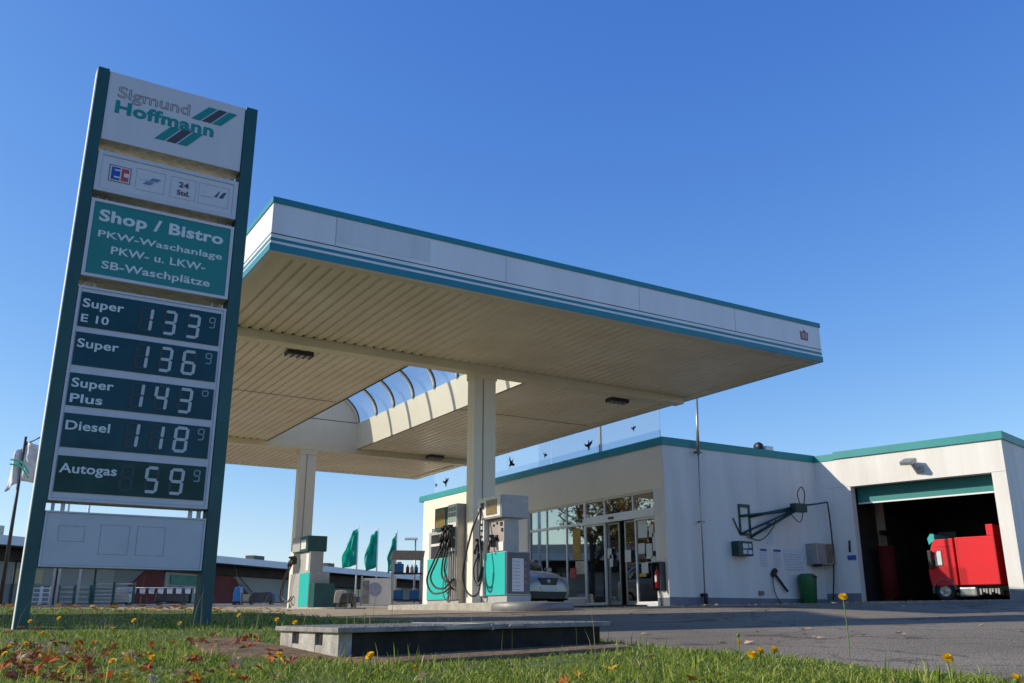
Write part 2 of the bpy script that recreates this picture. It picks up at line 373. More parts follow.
para(1.165, 1.575, 1.375, 1.775, 6.055, 6.285, (M_LOGOT, M_LOGOG, M_LOGOT), p1)
para(0.745, 1.175, 0.93, 1.36, 5.635, 5.858, (M_LOGOT, M_LOGOG, M_LOGOT), p1)
p2 = sbox('service_panel', 4.75, 5.30, M_SIGNW, rim=0.055, rim_m=M_SIGNG)
ec = MB().box(U0+0.285, U0+0.54, FY-0.004, FY-0.0005, 4.915, 5.135).build('card_mark', M_SIGNW, p2)
l = MB()
for q in ((0.285, 0.54, 4.915, 4.922), (0.285, 0.54, 5.128, 5.135), (0.285, 0.292, 4.922, 5.128), (0.533, 0.54, 4.922, 5.128)): l.box(U0+q[0], U0+q[1], FY-0.007, FY-0.0042, q[2], q[3])
l.build('mark_border', M_LOGOG, p2)
MB().box(U0+0.313, U0+0.413, FY-0.007, FY-0.0042, 4.94, 5.11).build('mark_field', M_BLUE, p2)
MB().box(U0+0.4155, U0+0.516, FY-0.007, FY-0.0042, 4.94, 5.11).build('mark_field', M_RED, p2)
l = MB()
for q in ((0.347, 0.4128, 5.062, 5.082), (0.347, 0.4128, 4.968, 4.988), (0.4155, 0.427, 4.9405, 5.1095), (0.46, 0.5158, 5.0, 5.05)): l.box(U0+q[0], U0+q[1], FY-0.010, FY-0.0074, q[2], q[3])
l.build('mark_letters', M_TXT, p2)
st('24', 1.12, 1.245, 5.04, 0.075, M_LOGOG, p2, bold=0.03); st('Std.', 1.105, 1.268, 4.93, 0.07, M_LOGOG, p2, bold=0.03)
for x0, x1 in ((0.60, 0.95), (1.02, 1.335), (1.37, 1.76)):
    l = MB()
    for q in ((x0, x1, 4.88, 4.884), (x0, x1, 5.165, 5.169), (x0, x0+0.004, 4.884, 5.165), (x1-0.004, x1, 4.884, 5.165)): l.box(U0+q[0], U0+q[1], FY-0.004, FY-0.0005, q[2], q[3])
    l.build('sticker_border', M_GHOST, p2)
l = MB()
for x0, z0, w, h in ((0.80, 5.03, 0.10, 0.045), (0.73, 4.97, 0.09, 0.045)):
    l.prism([(U0+x0-0.04, FY-0.001, z0), (U0+x0+w-0.04, FY-0.001, z0), (U0+x0+w, FY-0.001, z0+h), (U0+x0, FY-0.001, z0+h)], (0, -0.004, 0))
l.build('small_logo', mat('small_logo_blue', (0.12, 0.2, 0.34), 0.5), p2)
st('Sigmund Hoffmann', 0.655, 0.80, 5.02, 0.02, M_GHOST, p2, bold=0.0)
l = MB()
for x0, w in ((1.57, 0.05), (1.63, 0.075)):
    l.prism([(U0+x0, FY-0.001, 5.01), (U0+x0+w*0.7, FY-0.001, 5.01), (U0+x0+w+0.02, FY-0.001, 5.10), (U0+x0+0.06, FY-0.001, 5.10)], (0, -0.004, 0))
l.build('motorway_mark', mat('mark_navy', (0.03, 0.06, 0.12), 0.5), p2)
l = MB()
for k in range(9): l.box(U0+1.40+k*0.018, U0+1.412+k*0.018, FY-0.004, FY-0.0005, 4.985, 4.995)
l.build('motorway_mark_line', M_GHOST, p2)
p3 = sbox('shop_panel', 3.63, 4.645, M_SHOPT, rim=0.04, rim_m=M_SIGNW)
st('Shop / Bistro', 0.248, 1.742, 4.37, 0.15, M_TXT, p3, bold=0.035)
st('PKW-Waschanlage', 0.262, 1.75, 4.158, 0.088, M_TXT, p3)
st('PKW- u. LKW-', 0.43, 1.555, 3.965, 0.10, M_TXT, p3)
st('SB-Waschplätze', 0.348, 1.63, 3.762, 0.10, M_TXT, p3)
p4 = sbox('price_panel', 0.965, 3.505, M_SIGNG, rim=0.03, rim_m=M_SIGNG)
SEG = {'0': 'abcdef', '1': 'bc', '2': 'abged', '3': 'abgcd', '4': 'fgbc', '5': 'afgcd', '6': 'afgedc', '7': 'abc', '8': 'abcdefg', '9': 'abcdfg', 'o': 'abfg', ' ': ''}
def digit(ch, x0, x1, z0, z1, parent, on, thin=0.036, y=0.0, ghost=True):
    w, h = x1-x0, z1-z0; t = thin; sl = 0.10*w
    def seg(k):
        g = 0.004
        if k == 'a': q = (x0+t*0.6, x1-t*0.6, z1-t, z1)
        if k == 'd': q = (x0+t*0.6, x1-t*0.6, z0, z0+t)
        if k == 'g': q = (x0+t*0.6, x1-t*0.6, z0+h/2-t/2, z0+h/2+t/2)
        if k == 'f': q = (x0, x0+t, z0+h/2+g, z1-t*0.5)
        if k == 'b': q = (x1-t, x1, z0+h/2+g, z1-t*0.5)
        if k == 'e': q = (x0, x0+t, z0+t*0.5, z0+h/2-g)
        if k == 'c': q = (x1-t, x1, z0+t*0.5, z0+h/2-g)
        a, b, c, d = q; c1 = min(b-a, d-c)*0.35
        if b-a > d-c: P = [(a, (c+d)/2), (a+c1, c), (b-c1, c), (b, (c+d)/2), (b-c1, d), (a+c1, d)]
        else: P = [(a, c+c1), ((a+b)/2, c), (b, c+c1), (b, d-c1), ((a+b)/2, d), (a, d-c1)]
        off = {'a': -0.0008, 'd': -0.0008, 'g': -0.0008}.get(k, 0)
        return [(U0+X+sl*((Z-z0)/h-0.5), FY-0.012+y+off, Z) for X, Z in P]
    l = MB(); o = MB()
    for k in 'abcdefg':
        if k in SEG[ch]: l.prism(seg(k), (0, -0.006, 0))
        elif ghost: o.prism(seg(k), (0, -0.003, 0))
    if l.v: l.build('digit', on, parent)
    if o.v: o.build('unlit_digit', M_SEGOFF, parent)
rows = [(3.426, 3.0, '133', '9'), (2.93, 2.53, '136', '9'), (2.435, 2.05, '143', 'o'), (1.96, 1.57, '118', '9'), (1.472, 1.065, ' 59', '9')]
for zt, zb, dg, last in rows:
    pr = MB().box(U0+0.18, U0+1.81, FY-0.010, FY-0.0005, zb, zt).build('price_row', M_DISPG if dg == ' 59' else M_DISP, sign)
    z0 = zb+0.045; z1 = z0+0.315
    for ch, x0, x1 in zip(dg, (0.845, 1.118, 1.392), (1.0, 1.277, 1.56)): digit(ch, x0, x1, z0, z1, pr, M_SEGON)
    digit(last, 1.665, 1.745, z1-0.145, z1, pr, M_SEGDIM, 0.016, ghost=False)
    yy = FY-0.010
    if dg == '133': st('Super', 0.205, 0.663, 3.243, 0.108, M_TXT, pr, y=yy); st('E 10', 0.208, 0.513, 3.058, 0.098, M_TXT, pr, y=yy)
    if dg == '136': st('Super', 0.207, 0.662, 2.748, 0.108, M_TXT, pr, y=yy)
    if dg == '143': st('Super', 0.208, 0.662, 2.272, 0.108, M_TXT, pr, y=yy); st('Plus', 0.212, 0.56, 2.09, 0.105, M_TXT, pr, y=yy)
    if dg == '118': st('Diesel', 0.208, 0.679, 1.772, 0.108, M_TXT, pr, y=yy)
    if dg == ' 59': st('Autogas', 0.207, 0.811, 1.284, 0.108, M_TXT, pr, y=yy)
p5 = sbox('blank_panel', 0.25, 0.858, mat('blank_panel_paint', (0.50, 0.51, 0.55), 0.45, var=0.12, scale=3), rim=0.02)
l = MB()
for x0, x1, z0, z1 in ((0.29, 0.56, 0.53, 0.70), (0.72, 1.03, 0.40, 0.73), (1.11, 1.42, 0.40, 0.73)):
    t = 0.006
    for q in ((x0, x1, z0, z0+t), (x0, x1, z1-t, z1), (x0, x0+t, z0+t, z1-t), (x1-t, x1, z0+t, z1-t)): l.box(U0+q[0], U0+q[1], FY-0.002, FY-0.0005, q[2], q[3])
l.build('ghost_mark', mat('ghost_brown', (0.43, 0.42, 0.43), 0.7, var=0.5, scale=15), p5)
# small feet between the boxes
for z in (5.30, 4.645, 3.505, 0.858):
    for x in (0.2, 0.30, 1.70, 1.80): MB().box(U0+x, U0+x+0.03, V0+0.15, V0+0.25, z+0.001, z+(0.10 if z > 1 else 0.106)).build('spacer', M_GREYMET, sign)
# ------------------------------------------------------------------ canopy
CX0, CX1, CY0, CY1, ZB, ZT = 3.26, 14.65, 11.97, 31.1, 4.70, 5.516
SK0, SK1, SKA, SKB = 7.59, 10.35, 16.12, 26.32
can = thing('station_canopy', 'large flat filling station canopy with white fascia, cream ribbed soffit and two pillars', 'canopy', (8.95, 21, G(8.95, 16)))
def fascia():
    T = 0.10
    core = MB(); Z = (4.702, 5.514)
    for q in ((CX0+0.004, CX1-0.004, CY0+0.004, CY0+T), (CX0+0.004, CX1-0.004, CY1-T, CY1-0.004), (CX0+0.004, CX0+T, CY0+T, CY1-T), (CX1-T, CX1-0.004, CY0+T, CY1-T)):
        core.box(q[0], q[1], q[2], q[3], *Z)
    f = core.build('fascia', M_FWHITE, can)
    def ring(z0, z1, m, name, out=0.0, inn=0.0035):
        l = MB(); a0, a1, b0, b1 = CX0-out, CX1+out, CY0-out, CY1+out; A0, A1, B0, B1 = CX0+inn, CX1-inn, CY0+inn, CY1-inn
        for q in ((a0, a1, b0, B0), (a0, a1, B1, b1), (a0, A0, B0, B1), (A1, a1, B0, B1)): l.box(*q, z0, z1)
        return l.build(name, m, f)
    ring(5.428, 5.520, M_TEALF, 'top_stripe', 0.012)
    ring(4.950, 4.964, M_TEALDK, 'thin_stripe', 0.001); ring(4.850, 4.895, M_TEALF, 'middle_stripe', 0.001)
    ring(4.696, 4.806, M_TEALF, 'bottom_stripe', 0.008)
    l = MB()
    for x in (4.214, 7.147, 9.93, 12.265): l.box(x, x+0.008, CY0+0.001, CY0+0.0035, 4.966, 5.426)
    l.build('panel_seam', M_GHOST, f)
    l = MB().box(4.23, 5.77, CY0+0.0005, CY0+0.0035, 5.03, 5.40); l.build('removed_logo_patch', mat('patch_grey', (0.69, 0.70, 0.74), 0.5, var=0.15, scale=3, streak=True), f)
    cr = MB(); x, z, y = 14.07, 5.07, CY0-0.001
    cr.prism([(x, y, z+0.02), (x+0.20, y, z+0.02), (x+0.215, y, z+0.16), (x+0.23, y, z+0.20), (x+0.165, y, z+0.18), (x+0.11, y, z+0.245), (x+0.05, y, z+0.18), (x-0.015, y, z+0.20)], (0, 0.004, 0)).build('crest', M_CITE, f)
    l = MB()
    for k in range(4): l.box(x+0.03+k*0.042, x+0.045+k*0.042, y-0.004, y-0.0005, z+0.05, z+0.145)
    l.box(x+0.02, x+0.19, y-0.004, y-0.0005, z+0.155, z+0.165); l.build('crest_lines', M_SIGNW, f)
fascia()
def soffit(x0, x1, y0, y1, z=ZB+0.012):
    P = 0.2; W = 0.112; Dp = 0.032; prof = []; x = x0
    while x < x1-0.03:
        e = min(x+W, x1); prof += [(x, z), (e, z)]
        if x+P < x1: prof += [(x+W+0.024, z+Dp), (x+P-0.024, z+Dp)]
        x += P
    prof[-1] = (x1, prof[-1][1])
    n = len(prof); m = MB()
    m.add([(a, y0, b) for a, b in prof]+[(a, y1, b) for a, b in prof], [(i, i+1, n+i+1, n+i) for i in range(n-1)])
    return m.build('soffit', M_SOFFIT, can)
soffit(CX0+0.25, SK0-0.01, CY0+0.25, 15.81); soffit(SK0-0.01, CX1-0.30, CY0+0.25, 15.81)
soffit(CX0+0.25, SK0-0.09, 16.13, 20.54); soffit(CX0+0.25, SK0-0.09, 20.55, 26.3, ZB+0.016)
soffit(SK1+0.09, CX1-0.30, 16.13, 19.7); soffit(SK1+0.09, CX1-0.30, 19.71, 26.3, ZB+0.016)
soffit(CX0+0.25, CX1-0.30, 26.62, CY1-0.25)
l = MB()
for q in ((CX0+0.10, CX1-0.10, CY0+0.10, CY0+0.25), (CX0+0.10, CX1-0.10, CY1-0.25, CY1-0.10), (CX0+0.10, CX0+0.25, CY0+0.25, CY1-0.25)): l.box(*q, ZB+0.005, ZB+0.12)
l.box(CX1-0.30, CX1-0.10, CY0+0.25, CY1-0.25, ZB-0.02, ZB+0.12)
l.box(SK0-0.09, SK0-0.001, 16.13, 26.3, ZB, ZB+0.1); l.box(SK1+0.001, SK1+0.09, 16.13, 26.3, ZB, ZB+0.1)
l.build('edge_trim', M_CREAM, can)
for y in (15.82, 26.31):
    b = MB().box(CX0+0.105, CX1-0.31, y, y+0.30, 4.55, ZB+0.10).build('beam', M_CREAM, can, 0.006)
    l = MB()
    for k in range(56):
        if y > 20 and SK0-0.1 < CX0+0.40+k*0.2 < SK1+0.1: continue
        l.box(CX0+0.40+k*0.2-0.02, CX0+0.40+k*0.2+0.012, y-0.03, y-0.001, ZB+0.018, ZB+0.05)
    l.build('rib_end', M_DKMET, b)
for q in ((CX0+0.25, SK0-0.09, 20.535, 20.56), (SK1+0.09, CX1-0.3, 19.695, 19.72)): MB().box(*q, ZB+0.004, ZB+0.010).build('lap_seam', M_DKMET, can)
# roof deck and an added hidden box that shades the shop front
l = MB(); l.box(CX0+0.1, SK0-0.06, CY0+0.1, CY1-0.1, 5.30, 5.36); l.box(SK1+0.06, CX1-0.1, CY0+0.1, CY1-0.1, 5.30, 5.36); l.box(SK0-0.06, SK1+0.06, CY0+0.1, SKA-0.06, 5.30, 5.36); l.box(SK0-0.06, SK1+0.06, SKB+0.06, CY1-0.1, 5.30, 5.36)
l.build('roof_deck', M_GREYMET, can)
MB().box(CX1-0.9, CX1-0.35, CY0+4.2, CY1-0.2, 5.361, 6.62).build('roof_shade_box', M_GREYMET, can)  # unseen box, added to keep the sun off the shop front
# skylight well and barrel vault
WZ = 5.52; RX = (SK1-SK0)/2; CXS = (SK0+SK1)/2; HV = 0.98
w = MB(); w.box(SK0-0.05, SK0, SKA, SKB, ZB+0.0, WZ); w.box(SK1, SK1+0.05, SKA, SKB, ZB+0.0, WZ); w.box(SK0-0.05, SK1+0.05, SKA-0.05, SKA, ZB+0.1, WZ); w.box(SK0-0.05, SK1+0.05, SKB, SKB+0.05, ZB+0.1, WZ)
well = w.build('skylight_well', M_WELL, can)
def vp(t, s=1.0): a = math.pi*t; return (CXS-RX*s*math.cos(a), WZ+HV*s*math.sin(a))
for y0 in (SKA-0.05, SKB):
    pts = [vp(i/24) for i in range(25)]
    MB().prism([(a, y0, b) for a, b in pts], (0, 0.05, 0)).build('end_gable', M_WELL, well)
MB().box(SK0, SK1, SKB-0.004, SKB-0.0005, WZ-0.01, WZ+0.012).build('gable_seam', M_DKMET, well)
n = 24; m = MB(); ys = np.linspace(SKA, SKB, 10)
pts = [vp(i/n, 1.0) for i in range(n+1)]
m.add([(a, SKA, b+0.02) for a, b in pts]+[(a, SKB, b+0.02) for a, b in pts], [(i, i+1, n+2+i, n+1+i) for i in range(n)], True)
m.build('vault_glazing', M_VAULT, well)
for y in (26.26, 24.85, 23.6, 22.3, 21.0, 19.72, 18.4, 17.15, 16.18):
    MB().tube([(a, y, b-0.02) for a, b in pts], 0.05, 8).build('vault_rib', M_FRAME, well)
    MB().tube([(a, y-0.065, b-0.01) for a, b in pts], 0.022, 6).build('rib_seal', M_DKMET, well)
for y, zt in ((15.82, 4.55), (26.35, 4.55)):
    l = MB(); x0, x1 = (8.70, 9.20) if y < 20 else (8.60, 9.10); zb = G(8.95, y)-0.1
    l.box(x0, x0+0.19, y-0.01, y+0.28, zb, zt); l.box(x0+0.19, x0+0.225, y+0.035, y+0.235, zb, zt); l.box(x0+0.225, x1, y-0.01, y+0.28, zb, zt)
    pl = l.build('pillar', M_PILLAR, can, 0.006)
    MB().box(x0-0.02, x1+0.02, y-0.03, y+0.30, zt-0.14, zt-0.001).build('pillar_head', M_CREAM, pl, 0.005)
for i, (x0, y0, lab) in enumerate(((4.97, 16.7, 'flat black lamp under the ribbed soffit nearest the price sign'), (12.75, 16.65, 'dark lamp under the right half of the canopy nearest the shop roof corner'), (12.6, 26.0, 'black lamp under the far right end of the canopy beside the far beam'), (4.97, 26.9, 'black lamp under the far left end of the canopy behind the sign post'))):
    t = thing('canopy_lamp', lab, 'lamp', (x0+0.35, y0+0.17, ZB), 'lamps under the canopy')
    x0 += 0.1; MB().box(x0, x0+0.52, y0, y0+0.26, ZB-0.07, ZB+0.008).build('housing', M_DKMET, t, 0.012)
    l = MB()
    for k in range(4): l.box(x0+0.03+k*0.12, x0+0.10+k*0.12, y0+0.04, y0+0.22, ZB-0.078, ZB-0.071)
    l.build('lens', M_GREYMET, t)
    l = MB()
    for k in range(5): l.box(x0+0.01+k*0.12, x0+0.022+k*0.12, y0-0.008, y0+0.268, ZB-0.086, ZB-0.066)
    l.build('guard', M_DKMET, t)
# ------------------------------------------------------------------ shop
FX, FY0, FY1 = 17.15, 20.02, 35.54; RZ0, RZ1 = 4.50, 4.73
shop = thing('shop_building', 'white flat-roofed shop with a teal roof band and a glazed front', 'building', (21, 27, 0.05))
zb = -0.35; D = 0.25
w = MB()
w.box(FX, FX+D, FY0, 20.43, zb, 3.27)
MB().box(FX, FX+D, FY0, FY1, 3.271, RZ0).build('front_fascia', mat('warm_bounce_render', (0.84, 0.73, 0.52), 0.8, var=0.08, scale=0.8, bump=0.12, bscale=60), shop)  # warm bounced light put into the render colour above the windows
w.box(FX, FX+D, 27.22, 28.05, zb, 3.27); w.box(FX, FX+D, 34.7, FY1, zb, 3.27); w.box(FX, FX+D, 28.05, 34.7, zb, 0.30)
w.box(FX+D, 23.7, FY0-0.09, FY0+D-0.09, zb, RZ0); w.box(FX, FX+D, FY0-0.09, FY0, zb, RZ0)
w.box(FX+D, 27, FY1-D, FY1, zb, RZ0); w.box(26.75, 27, FY0+0.16, FY1-D, zb, RZ0)
w.build('wall', M_RENDER, shop)
l = MB(); l.box(FX-0.012, 23.6, FY0-0.102, FY0-0.0905, -0.3, 0.275); l.box(FX-0.012, FX-0.0005, FY0-0.0905, 20.42, -0.3, 0.26); l.build('plinth', M_PLINTH, shop)
rb = MB(); rb.box(FX-0.03, FX+0.05, FY0-0.12, FY1+0.42, RZ0, RZ1); rb.box(FX+0.05, 23.46, FY0-0.12, FY0-0.04, RZ0, RZ1); rb.box(FX+0.05, 27.1, FY1+0.34, FY1+0.42, RZ0, RZ1)
rb.build('roof_band', M_BAND, shop)
MB().box(FX+0.05, 27.1, FY0-0.04, FY1+0.34, RZ0+0.005, RZ0+0.13).build('roof', mat('bitumen_roof', (0.08, 0.08, 0.085), 0.9, var=0.3, scale=1), shop)
l = MB(); l.box(FX+D, 26.75, FY0+0.16, FY1-D, -0.05, 0.06); l.build('shop_floor', mat('shop_tiles', (0.28, 0.26, 0.24), 0.4, var=0.15, scale=3), shop)
l = MB(); l.box(22.5, 22.6, FY0+0.17, FY1-D-0.01, 0.061, 4.3); l.build('partition', mat('shop_back_wall', (0.16, 0.14, 0.12), 0.8, var=0.3, scale=1), shop)
l = MB()
for y in (21, 24, 27, 30, 33): l.box(19.6, 20.2, y, y+2.0, 0.061, 1.5)
l.build('shelf', mat('shop_shelf', (0.10, 0.085, 0.08), 0.6, var=0.6, scale=9), shop)
l = MB()
for y in (20.35, 22.1, 23.4): l.box(18.1, 18.55, y, y+0.7, 0.061, 1.15)
l.build('display_crate', mat('goods_mix', (0.20, 0.09, 0.04), 0.6, var=0.8, scale=12), shop)
def window(y0, y1, z0, z1, mull, trans=None, name='window', t=0.05):
    f = MB()
    f.box(FX+0.06, FX+0.13, y0, y1, z0, z0+t); f.box(FX+0.06, FX+0.13, y0, y1, z1-t, z1)
    for y in [y0]+mull+[y1-t]: f.box(FX+0.062, FX+0.128, y, y+t, z0+t, z1-t)
    if trans: f.box(FX+0.055, FX+0.135, y0+t, y1-t, trans[0], trans[1])
    fr = f.build(name, M_FRAME, shop)
    MB().box(FX+0.09, FX+0.10, y0+0.01, y1-0.01, z0+0.01, z1-0.01).build('pane', M_GLAZ, fr)
    return fr
wA = window(23.92, 27.22, 0.30, 3.27, [24.93, 26.1], (2.55, 2.63))
wB = window(28.05, 34.7, 0.30, 3.27, [29.4, 30.75, 32.1, 33.4], (2.55, 2.63))
wC = window(20.43, 23.92, 2.72, 3.27, [21.45, 22.85], None, 'fanlight')
wD = window(22.88, 23.92, 0.12, 2.52, [], None, 'side_light'); wE = window(20.43, 21.42, 0.12, 2.52, [], None, 'side_light')
l = MB(); l.box(FX-0.02, FX+0.14, 20.43, 23.92, 2.52, 2.72); dh = l.build('door_header', M_FRAME, shop, 0.006)
MB().box(FX-0.05, FX-0.021, 22.3, 22.55, 2.60, 2.66).build('motion_sensor', M_BLACK, dh)
MB().box(FX+0.01, FX+0.14, 23.93, 27.21, 0.0, 0.298).build('base_panel', M_RENDER, shop)
MB().box(FX+0.01, FX+0.14, 22.89, 23.91, -0.05, 0.118).build('base_panel', M_FRAME, shop)
MB().box(FX+0.01, FX+0.14, 20.44, 21.41, -0.05, 0.118).build('base_panel', M_FRAME, shop)
for y0, y1 in ((21.43, 22.02), (22.26, 22.87)):
    f = MB(); f.box(FX+0.15, FX+0.19, y0, y0+0.05, 0.07, 2.51); f.box(FX+0.15, FX+0.19, y1-0.05, y1, 0.07, 2.51); f.box(FX+0.15, FX+0.19, y0+0.05, y1-0.05, 0.07, 0.20); f.box(FX+0.15, FX+0.19, y0+0.05, y1-0.05, 2.46, 2.51)
    d_ = f.build('sliding_door', M_GREYMET, shop)
    MB().box(FX+0.165, FX+0.175, y0+0.04, y1-0.04, 0.19, 2.47).build('pane', M_GLAZ, d_)
for y, z, h, w_ in ((21.30, 1.95, 0.5, 0.42), (20.8, 1.95, 0.35, 0.2), (21.32, 1.5, 0.3, 0.3), (20.95, 1.35, 0.42, 0.25), (20.66, 1.55, 0.5, 0.2), (21.2, 0.95, 0.3, 0.3), (20.75, 1.15, 0.25, 0.2), (22.8, 1.45, 0.3, 0.2), (22.7, 1.2, 0.35, 0.16), (21.95, 1.3, 0.35, 0.28)):
    MB().box(FX+0.085, FX+0.0885, y-w_, y, z, z+h).build('notice', M_PAPER, shop)
MB().box(FX+0.085, FX+0.0885, 21.0, 21.3, 0.86, 0.95).build('notice', mat('yellow_notice', (0.55, 0.40, 0.03), 0.6), shop)
# advertising inside the pane left of the door
MB().box(FX+0.083, FX+0.0885, 24.2, 24.62, 1.5, 2.48).build('poster', mat('poster_yellow', (0.55, 0.30, 0.02), 0.6, var=0.5, scale=3), shop)
MB().box(FX+0.083, FX+0.0885, 24.45, 24.8, 0.95, 1.25).build('poster', mat('poster_red', (0.5, 0.05, 0.03), 0.6, var=0.3, scale=6), shop)
MB().box(FX+0.083, FX+0.0885, 24.0, 24.5, 1.05, 1.45).build('poster', mat('poster_cream', (0.55, 0.48, 0.35), 0.6, var=0.3, scale=6), shop)
mt_ = MB().box(FX-0.55, FX-0.02, 20.9, 23.75, G(16.9, 22)+0.002, G(16.9, 22)+0.05).build('door_mat', M_BLACK); tag(mt_, 'dark ribbed door mat lying before the sliding shop door', 'mat')
# fire extinguisher on the corner pier
ex = thing('fire_extinguisher', 'red fire extinguisher in a dark open cabinet on the corner pier of the shop', 'fire extinguisher', (FX-0.1, 20.22, 0.4))
l = MB(); l.box(FX-0.03, FX-0.001, 20.05, 20.42, 0.45, 1.22); l.box(FX-0.2, FX-0.03, 20.05, 20.075, 0.45, 1.22); l.box(FX-0.2, FX-0.03, 20.395, 20.42, 0.45, 1.22); l.box(FX-0.2, FX-0.03, 20.075, 20.395, 1.19, 1.22); l.build('cabinet', M_DKMET, ex)
MB().lathe([(0.001, 0), (0.085, 0), (0.085, 0.42), (0.05, 0.50), (0.03, 0.52), (0.001, 0.52)], (FX-0.13, 20.23, 0.52)).build('cylinder', M_EXT, ex)
MB().box(FX-0.17, FX-0.09, 20.2, 20.26, 1.04, 1.09).build('valve', M_BLACK, ex)
MB().box(FX-0.218, FX-0.216, 20.19, 20.27, 0.68, 0.86).build('label_plate', M_PAPER, ex)
# glass screen with bird stickers on the roof edge
gs = thing('glass_screen', 'clear glass wind screen with black bird stickers along the edge of the shop roof', 'screen', (FX, 27, RZ1))
ys = [20.02, 22.9, 25.7, 28.6, 31.6, 34.6]
for a, b in zip(ys[:-1], ys[1:]): MB().box(FX+0.0, FX+0.014, a+0.025 if a > 22 else a+0.02, b-0.025, RZ1+0.002, 5.70).build('pane', M_SCREEN, gs)
for y in (22.9,): MB().box(FX-0.03, FX+0.05, y-0.04, y+0.04, RZ1+0.001, 5.74).build('post', M_GREYMET, gs)
MB().box(FX+0.0, FX+0.014, 20.0, 20.018, RZ1+0.001, 5.70).build('edge', M_GREYMET, gs)
bird = [(0.02, 0.16), (0.06, 0.20), (0.03, 0.12), (0.05, 0.04), (0.16, 0.02), (0.30, 0.09), (0.24, -0.03), (0.10, -0.08), (0.05, -0.12), (0.07, -0.24), (0.0, -0.16), (-0.06, -0.24), (-0.04, -0.12), (-0.08, -0.06), (-0.20, 0.02), (-0.24, 0.14), (-0.14, 0.10), (-0.04, 0.06), (-0.02, 0.13)]
for y, z, s, rot in tuple((y_, z_, s_*1.0, r_) for y_, z_, s_, r_ in ((21.2, 5.20, 0.45, 0.1), (23.5, 5.06, 0.85, 0.0), (26.05, 5.10, 0.5, 0.5), (28.3, 5.14, 0.95, 0.9), (31.0, 5.1, 0.5, -0.3), (33.5, 5.1, 0.95, 0.0), (35.0-0.6, 5.06, 0.45, 0.4))):
    c, s_ = math.cos(rot), math.sin(rot)
    MB().prism([(FX-0.002, y+s*(a*c-b*s_), z+s*(a*s_+b*c)) for a, b in bird], (-0.003, 0, 0)).build('bird_sticker', M_STICK, gs)
# side wall furniture
SYW = FY0-0.102; W2 = FY0-0.09
am = thing('antenna_mast', 'thin grey antenna mast standing against the side wall and rising over the roof band', 'mast', (18.33, W2-0.15, 0))
MB().tube([(18.29, W2-0.16, 0.1), (18.33, W2-0.16, 2.8), (18.36, W2-0.16, 4.3)], 0.02, 8).build('lower_pipe', M_GREYMET, am)
MB().tube([(18.36, W2-0.16, 4.3), (18.43, W2-0.16, 6.05)], [0.05, 0.035], 8).build('upper_pipe', M_GREYMET, am)
l = MB(); l.tube([(18.2, W2-0.16, 4.36), (18.5, W2-0.16, 4.36)], 0.015); l.tube([(18.36, W2, 4.36), (18.36, W2-0.17, 4.36)], 0.018); l.tube([(18.2, W2-0.16, 2.36), (18.45, W2-0.16, 2.36)], 0.012); l.tube([(18.33, W2, 2.36), (18.33, W2-0.17, 2.36)], 0.018); l.build('bracket', M_DKMET, am)
l = MB(); l.tube([(18.30, W2-0.03, 0.33), (18.33, W2-0.16, 0.36), (18.33, W2-0.16, 0.0)], 0.06); l.build('stand_pipe', M_BLACK, am)
bm_ = thing('wash_boom', 'dark green swivelling wash boom of triangular struts with a hanging hose on the side wall', 'wash boom', (20.0, W2, 2.5))
l = MB(); y = W2-0.03
x0, x1, z0, z1 = 19.95, 20.42, 2.06, 2.98
for q in ((x0, x0+0.07, z0, z1), (x1-0.07, x1, z0-0.05, z1), (x0+0.07, x1-0.07, z1-0.09, z1), (x0+0.07, x1-0.07, z0, z0+0.07)): l.box(q[0], q[1], y, y+0.029, q[2], q[3])
l.build('wall_frame', M_GREENP, bm_)
l = MB(); TIP = (22.22, W2-0.55, 3.02)
l.tube([(20.0, y, 2.62), (21.9, W2-0.45, 2.86)], 0.04, 6); l.tube([(20.4, y, 2.62), (22.0, W2-0.5, 2.98)], 0.04, 6)
l.tube([(20.0, y, 2.10), TIP], 0.035, 6); l.tube([(20.42, y, 2.05), TIP], 0.045, 6); l.build('strut', M_GREENP, bm_)
l = MB(); l.box(21.75, 22.25, W2-0.62, W2-0.38, 2.80, 3.06); l.build('swivel_head', M_GREENP, bm_, 0.02)
l = MB(); l.tube([TIP, (22.8, W2-0.50, 3.10), (23.33, W2-0.45, 3.19)], 0.028, 6); l.build('arm', M_GREENP, bm_)
HX = 23.33
l = MB(); l.tube(arc([(HX, W2-0.45, 3.20), (HX+0.06, W2-0.45, 3.1), (HX+0.12, W2-0.43, 2.2), (HX+0.10, W2-0.4, 1.2), (HX+0.0, W2-0.35, 0.25)]), 0.022, 6); l.build('hose', M_BLACK, bm_)
l = MB(); l.tube(arc([(22.1, W2-0.5, 3.0), (22.0, W2-0.5, 3.35), (22.2, W2-0.5, 3.58), (22.32, W2-0.5, 3.4), (22.25, W2-0.5, 3.05)]), 0.016, 6)
l.tube(arc([(20.2, y-0.02, 2.02), (20.7, y-0.1, 1.95), (21.1, y-0.2, 2.3), (21.2, y-0.25, 2.55)]), 0.016, 6); l.tube(arc([(21.6, W2-0.5, 2.75), (22.0, W2-0.5, 2.5), (22.2, W2-0.5, 2.85)]), 0.014, 6); l.tube([(19.7, y, 2.55), (19.95, y, 2.1)], 0.018, 6)
l.build('cable', M_BLACK, bm_)
cb = thing('coin_box', 'dark green coin box with a pale display below the wash boom frame', 'coin box', (19.87, W2, 1.5))
MB().box(19.58, 20.16, W2-0.30, W2-0.001, 1.45, 1.87).build('housing', M_GREENP, cb, 0.02)
l = MB()
